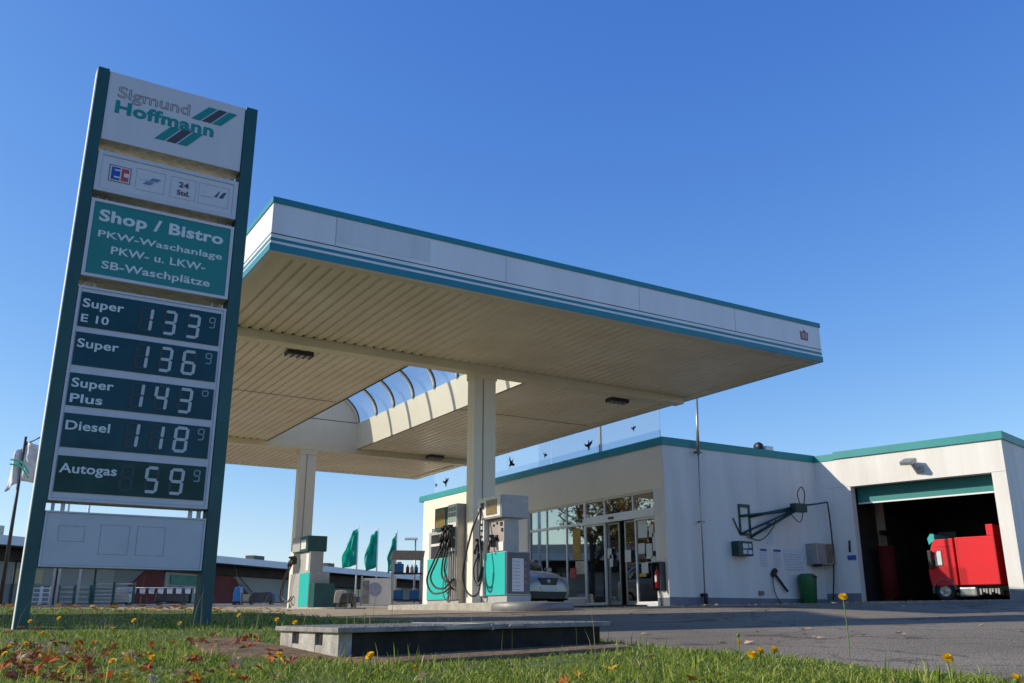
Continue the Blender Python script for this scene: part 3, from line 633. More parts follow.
for q in ((19.75, 19.95, 1.66, 1.80), (19.99, 20.09, 1.68, 1.80), (19.75, 19.9, 1.50, 1.62), (19.94, 20.11, 1.50, 1.62)): l.box(q[0], q[1], W2-0.306, W2-0.3005, q[2], q[3])
l.build('display', M_PAPER, cb)
for x0, x1, z0, z1, lab in ((20.75, 21.35, 2.3, 2.55, 0), (21.05, 21.33, 1.85, 2.5, 'white notice with a blue heading just under the wash boom tip'), (20.72, 21.02, 1.2, 1.72, 'left white notice with a blue heading in the lower row on the side wall'), (21.28, 21.62, 1.2, 1.72, 'middle white notice with a blue heading in the lower row on the side wall'), (21.72, 22.55, 1.1, 1.72, 'wide white notice of small print beside the grey cabinet')):
    if not lab: continue
    n_ = thing('wall_notice', lab, 'notice', (x0, W2, z0), 'notices on the side wall')
    MB().box(x0, x1, W2-0.012, W2-0.001, z0, z1).build('sheet', M_PAPER, n_)
    if x1-x0 < 0.5: MB().box(x0+0.02, x1-0.02, W2-0.015, W2-0.0125, z1-0.085, z1-0.02).build('heading', M_BLUE, n_)
    l = MB()
    for k in range(6 if x1-x0 < 0.5 else 7): l.box(x0+0.04, x1-0.04-random.random()*0.1, W2-0.014, W2-0.0125, z1-0.15-k*0.075, z1-0.135-k*0.075)
    l.build('print', M_GHOST, n_)
gb = thing('grey_cabinet', 'grey steel wall cabinet with a rusty brown side next to the hanging hose', 'cabinet', (23.1, W2, 1.4))
MB().box(22.72, 23.52, W2-0.42, W2-0.001, 1.30, 1.92).build('case', M_GREYMET, gb, 0.012)
MB().box(23.14, 23.50, W2-0.432, W2-0.4205, 1.33, 1.90).build('front_plate', mat('rusty_plate', (0.25, 0.19, 0.12), 0.7, var=0.6, scale=7), gb)
MB().box(22.88, 23.05, W2-0.30, W2-0.1, 1.22, 1.299).build('socket', M_DKMET, gb)
bn = thing('waste_bin', 'green plastic litter bin hung on the side wall below the grey cabinet', 'bin', (22.33, W2-0.25, 0.1))
l = MB(); prof = [(0.20, 0.08), (0.23, 0.12), (0.27, 0.75), (0.275, 0.80)]
l.lathe([(0.001, 0.08)]+prof+[(0.255, 0.80), (0.25, 0.76), (0.001, 0.74)], (22.33, W2-0.29, 0.03), n=24); l.build('body', M_BIN, bn)
l = MB(); l.lathe([(0.278, 0.80), (0.27, 0.90), (0.20, 0.97), (0.001, 0.98)], (22.33, W2-0.29, 0.03), n=24); hd = l.build('hood', M_BIN, bn)
MB().box(22.26, 22.46, W2-0.565, W2-0.50, 0.86, 0.94).build('opening', M_BLACK, hd, 0.02)
sq = thing('wash_lance', 'black wash brush with a hanging hose between the notices and the bin', 'wash brush', (21.3, W2, 0.8))
l = MB(); l.tube([(21.13, W2-0.06, 1.08), (21.68, W2-0.08, 0.48)], 0.035, 6); l.build('handle', M_BLACK, sq)
l = MB(); l.box(-0.06, 0.06, -0.05, 0.05, -0.12, 0.12, Matrix.Translation((21.2, W2-0.06, 1.02)) @ Matrix.Rotation(0.7, 4, 'Y')); l.build('brush_head', M_BLACK, sq)
l = MB(); l.tube(arc([(21.15, W2-0.05, 0.98), (21.13, W2-0.06, 0.6), (21.25, W2-0.08, 0.25), (21.5, W2-0.1, 0.08)]), 0.014, 6); l.build('hose', M_BLACK, sq)
so = tag(MB().box(20.55, 20.72, W2-0.06, W2-0.001, 0.36, 0.48).build('wall_socket', mat('socket_brown', (0.22, 0.16, 0.13), 0.6)), 'small brown socket low on the side wall', 'socket')
rv = thing('roof_siren', 'small black and white siren lying on the roof edge above the side wall', 'siren', (21.3, 20.2, RZ1))
MB().lathe([(0.001, -0.1), (0.12, -0.1), (0.16, 0.0), (0.13, 0.1), (0.05, 0.12), (0.001, 0.12)], (21.2, 20.1, RZ1+0.10), 'x').build('horn', M_BLACK, rv)
MB().box(21.42, 21.75, 20.0, 20.25, RZ1-0.0, RZ1+0.16).build('case', M_FRAME, rv, 0.02)
# ------------------------------------------------------------------ wash hall (garage)
GP = Vector((24.846, 14.484, 0)); GL = Vector((-0.24527, 0.96945, 0)); GN = Vector((-0.96945, -0.24527, 0))   # corner, along the front, outward
GM = Matrix(((GL.x, -GN.x, 0, GP.x), (GL.y, -GN.y, 0, GP.y), (0, 0, 1, 0), (0, 0, 0, 1)))   # local x along the front, y inward
gar = thing('wash_hall', 'white wash hall with a teal roof band and an open gateway beside the shop', 'building', tuple(GP+GL*2.4))
O0, O1, OZ = 0.38, 4.50, 3.637
w = MB()
w.box(0, O0, 0, 0.3, -0.3, OZ, GM); w.box(O1, 5.617, 0, 0.3, -0.3, OZ, GM); w.box(0, 5.617, 0, 0.3, OZ, 4.54, GM)
w.box(0, 0.3, 0.3, 9, -0.3, 4.54, GM); w.build('wall', M_RENDER, gar)
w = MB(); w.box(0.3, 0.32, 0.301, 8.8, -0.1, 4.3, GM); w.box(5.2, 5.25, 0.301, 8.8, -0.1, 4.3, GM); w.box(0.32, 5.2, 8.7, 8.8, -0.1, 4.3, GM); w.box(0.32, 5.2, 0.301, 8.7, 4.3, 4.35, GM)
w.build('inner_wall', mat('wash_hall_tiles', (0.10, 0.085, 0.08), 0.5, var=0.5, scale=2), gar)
w = MB(); w.box(-0.05, 4.94, -0.05, 0.05, 4.54, 4.762, GM); w.box(-0.05, 0.05, 0.05, 9.0, 4.54, 4.762, GM); w.box(4.94, 5.66, -0.02, 0.08, 4.505, 4.715, GM); w.build('roof_band', M_BAND, gar)
MB().box(0.05, 5.5, 0.05, 9, 4.545, 4.65, GM).build('roof', MAT['bitumen_roof'], gar)
l = MB(); l.box(0.3, 5.2, 0.30, 8.7, -0.2, 0.205, GM); l.build('floor', M_CONC, gar)
l = MB(); l.box(-0.001, O0-0.01, -0.012, -0.0005, -0.3, 0.47, GM); l.box(O1+0.01, 5.6, -0.012, -0.0005, -0.3, 0.44, GM); l.box(-0.012, -0.0005, -0.012, 8.9, -0.3, 0.47, GM); l.build('plinth', M_PLINTH, gar)
l = MB(); l.box(O0+0.002, O1-0.002, 0.45, 0.49, 3.17, OZ+0.3, GM); gd = l.build('sectional_gate', mat('gate_teal', (0.008, 0.20, 0.19), 0.45, var=0.15, scale=2), gar)
l = MB(); l.box(O0+0.002, O1-0.002, 0.435, 0.50, 3.125, 3.169, GM); l.build('bottom_rail', M_FRAME, gd)
l = MB(); l.box(O0+0.01, O1-0.01, 0.444, 0.4495, 3.40, 3.41, GM); l.build('panel_seam', M_TEALDK, gd)
l = MB(); l.box(O0-0.02, O0+0.0, -0.004, 0.28, 0.2, OZ-0.001, GM); 
l = MB(); l.box(0.0, O0-0.0, -0.006, -0.0005, OZ+0.0, OZ+0.012, GM); l.box(O1, 5.2, -0.006, -0.0005, OZ, OZ+0.012, GM); l.build('joint', M_GHOST, gar)
fl = thing('floodlight', 'grey floodlight on a short arm above the open gateway', 'floodlight', tuple(GP+GL*2.55+Vector((0, 0, 4.0))))
l = MB(); l.box(-0.19, 0.19, -0.16, 0.16, -0.06, 0.06, GM @ Matrix.Translation((2.52, -0.30, 4.15)) @ Matrix.Rotation(0.45, 4, 'X') @ Matrix.Rotation(0.2, 4, 'Z')); l.build('head', M_GREYMET, fl, 0.02)
l = MB(); l.tube([GM @ Vector((2.3, 0, 3.93)), GM @ Vector((2.33, -0.12, 3.95)), GM @ Vector((2.45, -0.24, 4.08))], 0.035); l.build('arm', M_GREYMET, fl)
l = MB(); l.box(2.2, 2.38, -0.10, -0.001, 3.85, 4.02, GM); l.build('junction_box', M_PGREY, fl)
sg_ = tag(MB().box(4.55, 4.82, -0.015, -0.001, 1.42, 1.56, GM).build('blue_plate', M_BLUE), 'small dark blue plate on the wall left of the gateway', 'sign')
sg2 = MB().tube([GM @ Vector((4.72, -0.03, 1.66)), GM @ Vector((4.70, -0.03, 2.0))], 0.03).build('wall_handle', M_BLACK, gar)
# things within the hall
rdm = thing('red_machine', 'tall red brush machine in the dark of the wash hall', 'machine', tuple(GM @ Vector((4.6, 2.4, 0.2))))
l = MB(); l.tube([GM @ Vector((4.62, 2.4, 0.3)), GM @ Vector((4.62, 2.4, 1.95))], 0.27, 14); l.build('brush_roller', mat('brush_red', (0.22, 0.008, 0.008), 0.8, var=0.4, scale=14), rdm)
l = MB(); l.box(4.55, 4.69, 2.75, 2.9, 0.206, 2.5, GM); l.box(4.55, 4.69, 2.2, 2.75, 2.3, 2.45, GM); l.build('frame', M_BLACK, rdm)
gr_ = thing('control_cabinet', 'dark blue control cabinet with a green lamp inside the wash hall', 'cabinet', tuple(GM @ Vector((2.5, 3.0, 0.2))))
l = MB(); l.box(2.45, 3.0, 2.6, 3.1, 0.206, 2.3, GM); l.build('case', mat('cabinet_navy', (0.01, 0.015, 0.03), 0.5), gr_)
l = MB(); l.box(2.64, 2.72, 2.585, 2.599, 1.12, 1.18, GM)
mg = bpy.data.materials.new('green_lamp'); mg.use_nodes = True; mg.node_tree.nodes['Principled BSDF'].inputs['Emission Color'].default_value = (0.02, 0.5, 0.15, 1); mg.node_tree.nodes['Principled BSDF'].inputs['Emission Strength'].default_value = 0.5
l.build('lamp', mg, gr_)
# ------------------------------------------------------------------ truck in the gateway
tr = thing('red_truck', 'small red box truck parked inside the open gateway', 'truck', tuple(GM @ Vector((1.2, 2.0, 0.2))))
TY = 0.62; TZ = 0.206; TM = GM @ Matrix.Translation((0.28, 0, 0))
def tb(x0, x1, y0, y1, z0, z1): return MB().box(x0, x1, y0, y1, z0, z1, TM)
cab = MB().prism([TM @ Vector((x, TY, z)) for x, z in ((1.62, 0.62), (2.36, 0.62), (2.40, 1.0), (2.36, 1.35), (2.22, 1.80), (2.16, 1.93), (1.62, 1.95))], -GN*1.5).build('cab', M_TRED, tr, 0.02)
l = MB(); l.prism([TM @ Vector((x, TY-0.012, z)) for x, z in ((1.96, 1.18), (2.22, 1.18), (2.22, 1.28), (2.12, 1.62), (1.96, 1.62))], -GN*0.0115); l.build('door_window', M_CGLASS, cab)
MB().prism([TM @ Vector((x, TY-0.016, z)) for x, z in ((1.985, 1.2), (2.13, 1.2), (2.13, 1.5), (2.085, 1.6), (1.985, 1.6))], -GN*0.0035).build('pale_pane', M_PAPER, cab)  # pale area filling most of the side window
l = MB(); l.prism([TM @ Vector((x, TY+0.08, z)) for x, z in ((2.415, 1.02), (2.385, 1.38), (2.26, 1.80), (2.24, 1.79), (2.36, 1.36), (2.39, 1.02))], -GN*1.35); l.build('windscreen', M_CGLASS, cab)
l = MB(); l.box(2.22, 2.32, TY-0.16, TY-0.03, 1.10, 1.62, TM); mr = l.build('mirror', M_BLACK, tr, 0.02)
l = MB(); l.box(1.63, 2.12, TY-0.004, TY-0.0005, 1.715, 1.73, TM); l.box(1.905, 1.915, TY-0.004, TY-0.0005, 0.7, 1.71, TM); l.build('door_seam', mat('seam_dark_red', (0.2, 0.005, 0.01), 0.6), cab)
l = MB().prism([TM @ Vector((x, TY+0.1, z)) for x, z in ((2.16, 1.935), (2.33, 1.80), (2.36, 1.98), (2.26, 2.12), (2.16, 2.1))], -GN*1.2); l.build('roof_visor', M_PTEAL, cab)
tb(0.47, 1.55, TY-0.02, TY+1.55, 0.62, 1.96).build('cargo_box', M_TRED, tr, 0.015)
cbx = [o for o in tr.children if o.name.startswith('cargo_box')][0]
l = MB()
for x in (0.50, 1.50): l.box(x, x+0.025, TY-0.026, TY-0.0205, 0.64, 1.94, TM)
l.box(0.525, 1.50, TY-0.026, TY-0.0205, 0.64, 0.665, TM); l.build('box_rail', mat('rail_red', (0.5, 0.012, 0.016), 0.5), cbx)
l = MB().box(2.28, 2.36, TY+0.05, TY+0.25, 0.70, 0.80, TM).build('headlight', M_LAMP, tr)
tb(0.47, 0.66, TY-0.02, TY+1.55, 1.962, 2.28).build('box_upright', M_TRED, tr, 0.015)
tb(0.35, 2.3, TY+0.3, TY+1.2, 0.46, 0.60).build('chassis', M_BLACK, tr)
tb(1.15, 1.62, TY+0.03, TY+0.45, 0.31, 0.57).build('fuel_tank', M_GREYMET, tr, 0.05)
l = MB()
for k in range(7): l.box(0.55+k*0.08, 0.60+k*0.08, TY+0.05+0.03*(k % 2), TY+0.35, 0.36+0.03*(k % 3), 0.52, TM)
l.build('chassis_fittings', M_GREYMET, tr)
def wheel(c, r, w, ax, parent):
    """wheel, axis vector ax (outward)"""
    c = Vector(c); ax = Vector(ax).normalized(); R = ax.to_track_quat('Z', 'Y').to_matrix().to_4x4(); Mx = Matrix.Translation(c) @ R
    t = MB(); t.lathe([(r*0.6, -w/2), (r*0.93, -w/2), (r, -w/2+0.03), (r, w/2-0.03), (r*0.93, w/2), (r*0.6, w/2)], (0, 0, 0), n=28); t.v = [tuple(Mx @ Vector(v)) for v in t.v]
    o = t.build('wheel', M_TYRE, parent)
    t = MB(); t.lathe([(0.001, w*0.30), (r*0.2, w*0.32), (r*0.24, w*0.22), (r*0.52, w*0.18), (r*0.6, w*0.42), (r*0.64, w*0.44), (r*0.64, 0.0)], (0, 0, 0), n=28); t.v = [tuple(Mx @ Vector(v)) for v in t.v]
    t.build('rim', M_GREYMET, o)
    t = MB()
    for k in range(5):
        a = 2*math.pi*k/5; t.box(r*0.2, r*0.58, -r*0.06, r*0.06, w*0.24, w*0.34, Matrix.Rotation(a, 4, 'Z'))
    t.v = [tuple(Mx @ Vector(v)) for v in t.v]; t.build('spokes', M_GREYMET, o)
    return o
gout = Vector((GN.x, GN.y, 0))
for x, y in ((2.0, TY+0.1), (2.0, TY+1.3), (0.75, TY+1.3)): wheel(TM @ Vector((x, y, TZ+0.27)), 0.27, 0.18, GN, tr)
l = MB(); pts = [(2.0+0.34*math.cos(a), TZ+0.27+0.34*math.sin(a)) for a in np.linspace(-0.2, math.pi*0.98, 14)]
ins = [(2.0+0.30*math.cos(a), TZ+0.27+0.30*math.sin(a)) for a in np.linspace(-0.2, math.pi*0.98, 14)][::-1]
l.prism([TM @ Vector((a, TY-0.03, b)) for a, b in pts+ins], -GN*0.3); l.build('mudguard', mat('mudguard_grey', (0.13, 0.12, 0.11), 0.7), tr)
# ------------------------------------------------------------------ pump islands
def island(y0, y1, lab, x0=8.2, x1=9.6):
    z = G(8.9, (y0+y1)/2)
    o = MB(); r = (x1-x0)/2; cx = (x0+x1)/2
    P = [(cx+r*math.cos(a), y0+r+r*math.sin(a)) for a in np.linspace(math.pi, 2*math.pi, 13)] + [(x1, y1), (x0, y1)]
    t = thing('pump_island', lab, 'kerb', (cx, (y0+y1)/2, z), 'pump islands')
    MB().prism([(a, b, z-0.15) for a, b in P], (0, 0, 0.24+(-0.02-(z+0.09)) if False else -0.02-(z-0.15))).build('kerb', M_CONC, t, 0.012)
    return t
isl1 = island(13.3, 18.6, 'concrete pump island with a rounded steel end under the near pillar')
l = MB(); z = -0.12
l.lathe([(0.695, -0.1), (0.73, -0.1), (0.735, 0.02), (0.73, 0.075), (0.70, 0.095), (0.66, 0.097)], (8.9, 14.0, z), n=40); l.build('steel_end_guard', mat('dull_steel', (0.24, 0.23, 0.22), 0.55, 0.35, var=0.35, scale=5), isl1)
isl2 = island(22.6, 28.2, 'concrete pump island under the far pillar')
def hose(parent, pts, r=0.019): return MB().tube(arc(pts), r, 7).build('hose', M_BLACK, parent)
def nozzle(parent, x, y, z):
    l = MB(); l.box(x-0.09, x-0.01, y-0.035, y+0.035, z-0.10, z+0.08); l.tube([(x-0.05, y, z+0.05), (x-0.13, y, z-0.02), (x-0.15, y, z-0.16)], 0.025, 6); l.box(x-0.14, x-0.04, y-0.02, y+0.02, z+0.07, z+0.12)
    return l.build('nozzle', M_BLACK, parent)
# --- near pump, at the end of the island
X = 8.50; zb = -0.02
pa = thing('fuel_pump', 'fuel pump with a boxy grey head and a price sheet on its end', 'fuel pump', (8.75, 14.65, zb), 'fuel pumps')
MB().box(X+0.02, 9.02, 14.22, 15.06, zb, 0.10).build('base', M_PGREY, pa, 0.006)
cs = MB().box(X+0.004, 9.0, 14.22, 15.07, 0.102, 0.86).build('lower_case', M_PGREY, pa, 0.008)
MB().box(X-0.012, X+0.003, 14.235, 14.94, 0.11, 0.85).build('teal_panel', M_PTEAL, cs)
MB().box(X+0.03, 8.99, 14.205, 14.219, 0.13, 0.84).build('end_panel', mat('end_panel_dark', (0.11, 0.11, 0.12), 0.5, var=0.2, scale=5), cs)
MB().box(X+0.12, 8.86, 14.20, 14.2045, 0.17, 0.74).build('price_sheet', M_PAPER, cs)
l = MB()
for k in range(4): l.lathe([(0.001, -0.002), (0.035, -0.002), (0.035, 0.0)], (8.90, 14.2035, 0.33+k*0.11), 'y', 14)
for k in range(9): l.box(X+0.14, 8.78, 14.197, 14.1995, 0.20+k*0.06, 0.207+k*0.06)
l.build('sheet_print', mat('sheet_red', (0.30, 0.16, 0.15), 0.6), cs)
MB().box(X+0.06, 8.86, 14.36, 15.0, 0.861, 1.46).build('neck', M_PGREY, pa, 0.006)
np_ = MB().box(X+0.045, X+0.0595, 14.36, 14.90, 0.88, 1.44).build('control_plate', mat('plate_rose', (0.42, 0.36, 0.33), 0.4, 0.3, var=0.2, scale=8), pa)
MB().box(X+0.03, X+0.0445, 14.37, 14.60, 0.88, 1.04).build('instruction_sheet', M_PAPER, np_)
l = MB()
for y, z, s in ((14.45, 1.36, 0.035), (14.42, 1.25, 0.03), (14.6, 1.38, 0.02), (14.72, 1.35, 0.02), (14.62, 1.12, 0.05), (14.62, 1.05, 0.04)): l.box(X+0.03, X+0.0445, y-s, y+s, z-s, z+s) if z > 1.05 else None
l.build('button', M_BLACK, np_)
hd = MB().box(X-0.06, 9.02, 14.28, 15.14, 1.465, 1.87).build('head', M_PGREY, pa, 0.012)
MB().box(X-0.075, X-0.0605, 14.30, 15.12, 1.49, 1.86).build('head_front', M_PWHITE, hd)
MB().box(X-0.085, X-0.0755, 14.42, 14.80, 1.53, 1.80).build('display', M_PBROWN, hd)
l = MB()
for z in (1.74, 1.68): l.box(X-0.095, X-0.0755, 14.9, 14.99, z-0.02, z+0.03)
l.build('key', M_BLACK, hd)
hc = MB().box(X-0.05, X+0.06, 14.93, 15.07, 0.10, 1.463).build('hose_column', M_PWHITE, pa, 0.006)
l = MB()
for k in range(5): l.box(X-0.062, X-0.0505, 14.97, 15.03, 0.92+k*0.11, 0.96+k*0.11)
l.build('slot', M_BLACK, hc)
nozzle(pa, X-0.05, 15.0, 1.0); nozzle(pa, X+0.02, 14.62, 1.05)
hose(pa, [(X-0.1, 14.98, 1.68), (X-0.22, 15.1, 1.25), (X-0.28, 15.3, 0.55), (X-0.26, 15.22, 0.22), (X-0.2, 15.05, 0.10), (X-0.12, 14.97, 0.2), (X-0.08, 14.98, 0.55), (X-0.1, 15.0, 0.86)])
hose(pa, [(X-0.1, 14.98, 1.66), (X-0.18, 14.86, 1.2), (X-0.22, 14.72, 0.65), (X-0.22, 14.8, 0.38), (X-0.16, 14.96, 0.42), (X-0.12, 15.02, 0.9)])
hose(pa, [(X-0.12, 15.0, 0.86), (X-0.2, 15.04, 0.6), (X-0.22, 14.94, 0.34), (X-0.2, 14.78, 0.31), (X-0.18, 14.72, 0.6)])
# --- second pump, behind the pillar
X = 8.55
pb = thing('fuel_pump', 'tall fuel pump with a row of black nozzles and teal panel beside the near pillar', 'fuel pump', (8.8, 16.8, zb), 'fuel pumps')
MB().box(X+0.02, 9.05, 16.12, 17.48, zb, 0.06).build('base', M_PGREY, pb, 0.005)
MB().box(X+0.005, 9.05, 16.52, 17.48, 0.061, 0.88).build('lower_case', M_PGREY, pb, 0.006)
MB().box(X-0.012, X+0.004, 16.53, 17.45, 0.07, 0.87).build('teal_panel', M_PTEAL, pb)
cl = MB().box(X-0.03, 9.05, 16.12, 16.515, 0.062, 1.90).build('hose_column', mat('column_metal', (0.40, 0.37, 0.32), 0.4, 0.4, var=0.2, scale=6), pb, 0.006)
MB().box(X-0.045, X-0.0305, 16.14, 16.50, 0.98, 1.89).build('column_front', M_PWHITE, cl)
l = MB()
for k in range(3):
    for j in range(3): l.box(X-0.052, X-0.0455, 16.17+k*0.11, 16.25+k*0.11, 1.54+j*0.11, 1.62+j*0.11)
l.build('grade_sign', mat('grade_green', (0.22, 0.32, 0.26), 0.5, var=0.4, scale=30), cl)
l = MB()
for y in (16.15, 16.24, 16.33, 16.42): l.box(X-0.05, X-0.031, y, y+0.045, 0.08, 0.97)
l.build('hose_channel', M_GREYMET, cl)
dh_ = MB().box(X-0.03, 9.0, 16.53, 17.12, 1.42, 1.88).build('display_head', M_PDK, pb, 0.01)
MB().box(X-0.045, X-0.0305, 16.62, 17.04, 1.48, 1.84).build('display', M_PBROWN, dh_)
MB().box(X+0.02, 9.0, 17.36, 17.46, 0.881, 1.3595).build('frame', M_PGREY, pb); MB().box(X+0.02, 9.0, 16.6, 17.46, 1.36, 1.419).build('frame', M_PGREY, pb)
l = MB(); l.box(X+0.02, X+0.06, 16.6, 17.36, 1.13, 1.18); l.build('rail', M_PWHITE, pb)
l = MB(); l.box(X+0.25, X+0.27, 16.6, 17.36, 0.885, 1.355); l.build('back_glass', M_DISPGL, pb)
for k, y in enumerate((16.20, 16.31, 16.42, 16.52)): nozzle(pb, X-0.05, y, 1.32 if k % 2 else 1.36)
for k, y in enumerate((16.20, 16.31, 16.42, 16.52)): nozzle(pb, X-0.05, y, 1.18 if k % 2 else 1.14)
hose(pb, [(X-0.14, 16.52, 1.2), (X-0.24, 16.7, 0.8), (X-0.3, 16.86, 0.45), (X-0.26, 16.7, 0.2), (X-0.16, 16.42, 0.2), (X-0.06, 16.3, 0.3)])
hose(pb, [(X-0.14, 16.42, 1.2), (X-0.22, 16.6, 0.8), (X-0.28, 16.74, 0.5), (X-0.24, 16.6, 0.30), (X-0.14, 16.40, 0.28), (X-0.06, 16.35, 0.4)])
hose(pb, [(X-0.14, 16.31, 1.2), (X-0.2, 16.38, 0.8), (X-0.22, 16.36, 0.5), (X-0.16, 16.2, 0.38), (X-0.06, 16.16, 0.45)])
hose(pb, [(X-0.14, 16.22, 1.2), (X-0.18, 16.26, 0.9), (X-0.2, 16.3, 0.6), (X-0.14, 16.14, 0.3), (X-0.06, 16.15, 0.25)])
# --- far pump
X = 8.40; zb2 = -0.02
pc = thing('fuel_pump', 'fuel pump with dark green head and dark green side box below the far pillar', 'fuel pump', (8.8, 24.8, zb2), 'fuel pumps')
MB().box(X, 8.95, 24.25, 25.9, zb2, 0.9).build('lower_case', M_PGREY, pc, 0.008)
MB().box(X-0.015, X-0.001, 24.27, 25.05, 0.02, 0.89).build('teal_panel', M_PTEAL, pc)
MB().box(X+0.02, 8.98, 23.9, 24.248, zb2, 0.60).build('side_box', M_PDK, pc, 0.01)
MB().box(X+0.05, 8.82, 24.45, 25.3, 0.901, 1.46).build('neck', M_PGREY, pc, 0.006)
MB().box(X+0.035, X+0.0495, 24.52, 24.75, 0.95, 1.40).build('instruction_sheet', M_PAPER, pc)
h3 = MB().box(X-0.03, 8.92, 24.5, 25.75, 1.465, 1.88).build('head', M_PDK, pc, 0.01)
MB().box(X-0.042, X-0.0305, 25.1, 25.73, 1.49, 1.86).build('head_front', M_PGREY, h3)
MB().box(X-0.042, X-0.0305, 24.62, 25.02, 1.53, 1.78).build('display', M_PWHITE, h3)
for y in (25.35, 25.5, 25.65): nozzle(pc, X-0.02, y, 1.25)
hose(pc, [(X-0.12, 25.4, 1.2), (X-0.2, 25.75, 0.7), (X-0.22, 25.8, 0.3), (X-0.14, 25.5, 0.15), (X-0.03, 25.4, 0.3)])
hose(pc, [(X-0.12, 25.6, 1.2), (X-0.2, 25.9, 0.7), (X-0.22, 26.0, 0.25), (X-0.14, 25.7, 0.12), (X-0.03, 25.6, 0.3)])
# ------------------------------------------------------------------ parked car
def car(cx, y0):
    z = G(cx, y0+1)
    t = thing('parked_car', 'silver hatchback parked nose-on in front of the shop windows behind the pump', 'car', (cx, y0+2, z))
    # stations: (y, [ (half width, height) from sill to centre top ])
    st_ = [(0.00, [(0.50, 0.30), (0.62, 0.42), (0.60, 0.55), (0.50, 0.66), (0.30, 0.72), (0, 0.74)]),
           (0.10, [(0.72, 0.24), (0.78, 0.40), (0.76, 0.58), (0.64, 0.74), (0.40, 0.82), (0, 0.84)]),
           (0.30, [(0.80, 0.22), (0.85, 0.42), (0.84, 0.66), (0.74, 0.84), (0.45, 0.92), (0, 0.94)]),
           (0.70, [(0.84, 0.22), (0.88, 0.45), (0.87, 0.75), (0.78, 0.93), (0.46, 1.00), (0, 1.02)]),
           (1.15, [(0.84, 0.22), (0.88, 0.45), (0.88, 0.80), (0.82, 0.98), (0.5, 1.06), (0, 1.08)]),
           (2.0, [(0.84, 0.22), (0.89, 0.45), (0.89, 0.85), (0.84, 1.0), (0.5, 1.04), (0, 1.05)]),
           (3.6, [(0.84, 0.24), (0.89, 0.45), (0.89, 0.88), (0.84, 1.02), (0.5, 1.05), (0, 1.06)]),
           (4.15, [(0.75, 0.30), (0.82, 0.45), (0.82, 0.85), (0.76, 1.0), (0.5, 1.04), (0, 1.05)]),
           (4.25, [(0.60, 0.36), (0.70, 0.48), (0.70, 0.8), (0.62, 0.9), (0.4, 0.95), (0, 0.96)])]
    def loft(stn, name, m, parent, sub=2):
        vs = []; fs = []; n = None
        for y, s in stn:
            full = [(-a, b) for a, b in s]+[(a, b) for a, b in s[-2::-1]]; n = len(full)
            vs += [(cx+a, y0+y, z+b) for a, b in full]
        for i in range(len(stn)-1):
            for k in range(n-1): fs.append((i*n+k, i*n+k+1, (i+1)*n+k+1, (i+1)*n+k))
        fs.append(tuple(range(n))); fs.append(tuple(range((len(stn)-1)*n, len(stn)*n))[::-1])
        mb = MB(); mb.add(vs, fs, True); o = mb.build(name, m, parent)
        md = o.modifiers.new('sub', 'SUBSURF'); md.levels = sub; md.render_levels = sub
        return o
    body = loft(st_, 'body', M_SILVER, t)
    gh = loft([(1.10, [(0.80, 1.02), (0.78, 1.05), (0.5, 1.09), (0, 1.10)]), (1.75, [(0.78, 1.03), (0.68, 1.38), (0.5, 1.44), (0, 1.46)]), (2.4, [(0.78, 1.03), (0.66, 1.46), (0.45, 1.53), (0, 1.55)]), (3.4, [(0.78, 1.03), (0.65, 1.44), (0.45, 1.50), (0, 1.52)]), (4.05, [(0.74, 1.02), (0.66, 1.2), (0.45, 1.25), (0, 1.26)])], 'windows', M_CGLASS, t)
    rf = loft([(1.85, [(0.66, 1.42), (0.64, 1.44), (0.45, 1.478), (0, 1.50)]), (2.4, [(0.67, 1.47), (0.655, 1.49), (0.45, 1.55), (0, 1.57)]), (3.5, [(0.66, 1.45), (0.645, 1.47), (0.45, 1.52), (0, 1.54)])], 'roof', M_SILVER, t)
    def front(name, poly, y, m, parent=t, d=0.06): return MB().prism([(cx+a, y0+y, z+b) for a, b in poly], (0, d, 0)).build(name, m, parent, 0.008)
    front('grille', [(-0.32, 0.80), (-0.24, 0.61), (0.24, 0.61), (0.32, 0.80)], 0.0, M_BLACK, d=0.14)
    b_ = MB(); b_.lathe([(0.001, -0.012), (0.06, -0.01), (0.065, 0.0), (0.001, 0.0)], (cx, y0+0.008, z+0.71), 'y', 16); b_.build('badge', M_GREYMET, t)
    front('number_plate', [(-0.26, 0.46), (0.26, 0.46), (0.26, 0.57), (-0.26, 0.57)], -0.012, M_PAPER, d=0.02)
    front('lower_intake', [(-0.50, 0.25), (0.50, 0.25), (0.60, 0.44), (-0.60, 0.44)], -0.004, M_BLACK, d=0.12)
    for s in (-1, 1):
        MB().prism([(cx+s*a, y0+yy, z+b) for a, yy, b in ((0.46, 0.085, 0.68), (0.74, 0.16, 0.70), (0.81, 0.32, 0.82), (0.62, 0.22, 0.83))], (0, 0.05, 0.01)).build('headlight', M_LAMP, t, 0.012)
        MB().prism([(cx+s*a, y0+yy, z+b) for a, yy, b in ((0.48, 0.035, 0.28), (0.70, 0.07, 0.44), (0.66, 0.06, 0.46), (0.44, 0.03, 0.28))], (0, -0.02, 0)).build('bumper_trim', M_GREYMET, t)
        MB().box(cx+s*0.98-0.09, cx+s*0.98+0.09, y0+1.45, y0+1.60, z+1.02, z+1.16).build('mirror', M_SILVER, t, 0.03)
        for yy in (0.85, 3.4): wheel((cx+s*0.78, y0+yy, z+0.31), 0.31, 0.20, (s, 0, 0), t)
    return t
car(14.16, 21.4)
